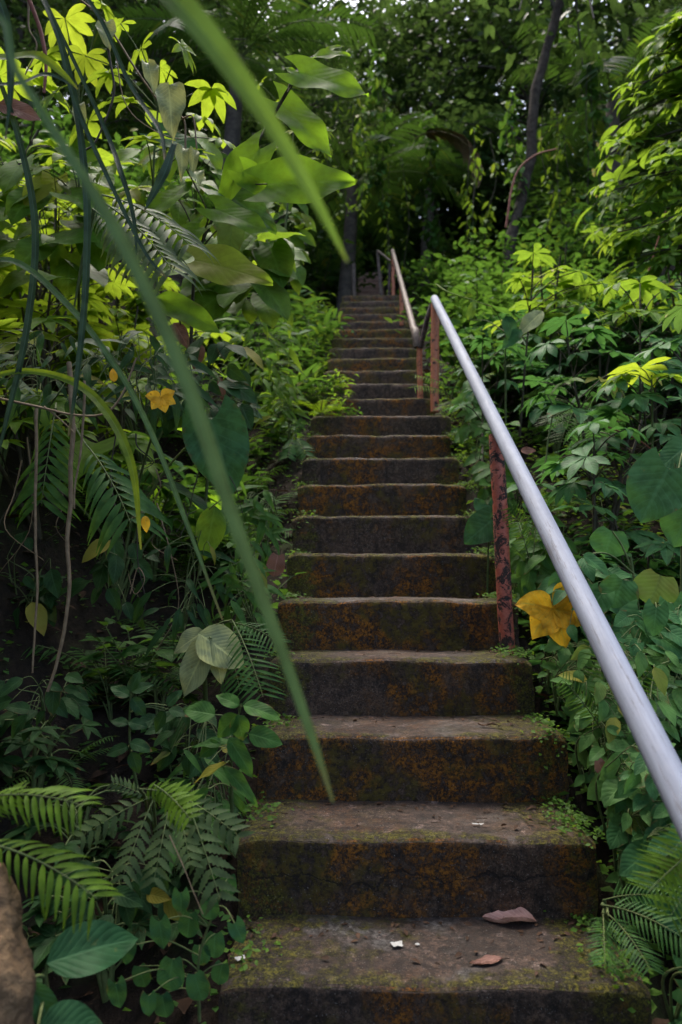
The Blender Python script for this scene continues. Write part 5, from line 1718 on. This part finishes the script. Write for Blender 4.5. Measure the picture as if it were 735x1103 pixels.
def side_weeds():
    """creeping weeds that spill over the outer ends of the treads"""
    r = np.random.default_rng(9)
    mb = MB()
    for n in range(1, 12):
        y, z = Y0 + DEP * n, RIS * n
        for side, cnt in ((x1, 12), (x0, 6)):
            for k in range(cnt):
                if r.random() < .35:
                    continue
                sgn = 1 if side == x1 else -1
                c = np.array((side - sgn * abs(r.normal(.0, .035)), y + r.uniform(.0, .3), z + .006))
                m = int(r.integers(14, 40))
                pp = c + r.normal(0, 1, (m, 3)) * np.array((.028, .03, .007)) + np.array((0, 0, .008))
                out = np.maximum(0, (pp[:, 0] - side) * sgn)
                pp[:, 2] -= out * .9
                front = np.maximum(0, y + .005 - pp[:, 1])
                pp[:, 2] -= front * 1.6
                pp[:, 1] = np.maximum(pp[:, 1], y - .012)
                ph = r.uniform(0, 6.28, m)
                D = np.stack([np.cos(ph), np.sin(ph) - .3, r.uniform(-.4, .4, m)], 1)
                mb.batch(L_TINY, frames(D, UP + np.array((0, -.5, 0)) + r.normal(0, .35, (m, 3))) * (.017 * r.uniform(.5, 1.3, m))[:, None, None], pp, r.random(m))
    tag(mb.build('creeping_weeds', M['weed']), 'tiny creeping weeds spilling over the step ends', kind='stuff')


side_weeds()


def step_debris():
    """bits of rotten leaf, twig and soil gathered at the backs and ends of the treads"""
    r = np.random.default_rng(21)
    mb = MB()
    for n in range(0, 12):
        y, z = Y0 + DEP * n, RIS * n
        m = 130
        x = np.where(r.random(m) < .5, r.uniform(x0, x1, m), np.where(r.random(m) < .5, x0 + np.abs(r.normal(0, .09, m)), x1 - np.abs(r.normal(0, .09, m))))
        x = np.clip(x, x0 + .01, x1 - .01)
        yy = y + .29 - np.abs(r.normal(0, .07, m))
        yy = np.where(r.random(m) < .25, r.uniform(y + .03, y + .28, m), np.maximum(yy, y + .02))
        ph = r.uniform(0, 6.28, m)
        D = np.stack([np.cos(ph), np.sin(ph), r.uniform(-.1, .15, m)], 1)
        mb.batch(L_FAR, frames(D, UP + r.normal(0, .3, (m, 3))) * (.015 * r.uniform(.3, 1.9, m))[:, None, None], np.stack([x, yy, np.full(m, z + .007)], 1), r.random(m))
        for k in range(7):
            p = np.array((r.uniform(x0 + .05, x1 - .05), y + r.uniform(.08, .27), z + .007))
            a = r.uniform(0, 6.28)
            l = r.uniform(.015, .05)
            mb.tube([p, p + np.array((math.cos(a), math.sin(a) * .4, .02)) * l * .5, p + np.array((math.cos(a), math.sin(a) * .5, 0)) * l], .0009, 4, rnd=r.random())
    tag(mb.build('step_litter', M['litter']), 'crumbs of rotten leaf and twig on the treads', kind='stuff')


step_debris()


def far_forest():
    r = np.random.default_rng(33)
    mb = MB()
    for k in range(420):
        x, y = r.uniform(-22, 22), r.uniform(17, 30)
        z = ground(x, y) + r.uniform(0, 1) ** .8 * 5.5
        m = 55
        pp = np.array((x, y, z)) + r.normal(0, .55, (m, 3))
        ph = r.uniform(0, 6.28, m)
        D = np.stack([np.cos(ph), np.sin(ph), r.uniform(-.8, .3, m)], 1)
        mb.batch(L_FAR, frames(D, UP + r.normal(0, .45, (m, 3))) * (.4 * r.uniform(.6, 1.2, m))[:, None, None], pp, np.clip(r.random() * .8 + r.random(m) * .3, 0, 1))
    tag(mb.build('far_forest', M['far']), 'dim mass of forest closing the slope behind the trees', kind='stuff')


far_forest()

# ------------------------------------------------------------------ camera, light, world
cd = bpy.data.cameras.new('camera')
cam = bpy.data.objects.new('camera', cd)
COL.objects.link(cam)
cam.location = (0, 0, H)
cam.rotation_euler = (PI / 2 + TH, 0, YAW)
cd.sensor_fit = 'HORIZONTAL'
cd.sensor_width = 24
cd.lens = F / 735 * 24
cd.clip_start = .05
cd.clip_end = 500
cd.dof.use_dof = True
cd.dof.focus_distance = 2.2
cd.dof.aperture_fstop = 2.7
SC.camera = cam

EL, AZ = math.radians(70), math.radians(-25)      # sun ahead of the camera, slightly left
w = bpy.data.worlds.new('World')
SC.world = w
w.use_nodes = True
nt = w.node_tree
bg = nt.nodes['Background']
sky = nt.nodes.new('ShaderNodeTexSky')
sky.sky_type = 'NISHITA'
sky.sun_disc = False
sky.sun_elevation = EL
sky.sun_rotation = AZ
sky.air_density = .9
sky.dust_density = 4.
sky.ozone_density = .5
nt.links.new(sky.outputs[0], bg.inputs[0])
bg.inputs[1].default_value = .15
sd = bpy.data.lights.new('sun', 'SUN')
sd.energy = 1.2
sd.angle = math.radians(30)
sd.color = (1, .95, .86)
sun = bpy.data.objects.new('sun', sd)
COL.objects.link(sun)
dvec = Vector((math.sin(AZ) * math.cos(EL), math.cos(AZ) * math.cos(EL), math.sin(EL)))
sun.rotation_euler = dvec.to_track_quat('Z', 'Y').to_euler()
sun.location = (0, 0, 30)

SC.view_settings.view_transform = 'Standard'
SC.view_settings.look = 'None'
SC.view_settings.exposure = 2.0
SC.view_settings.gamma = 1
SC.render.engine = 'CYCLES'
SC.cycles.use_denoising = True
SC.cycles.max_bounces = 8
SC.cycles.diffuse_bounces = 4
SC.cycles.glossy_bounces = 3
SC.cycles.transmission_bounces = 6
SC.cycles.caustics_reflective = False
SC.cycles.caustics_refractive = False
SC.cycles.sample_clamp_indirect = 6
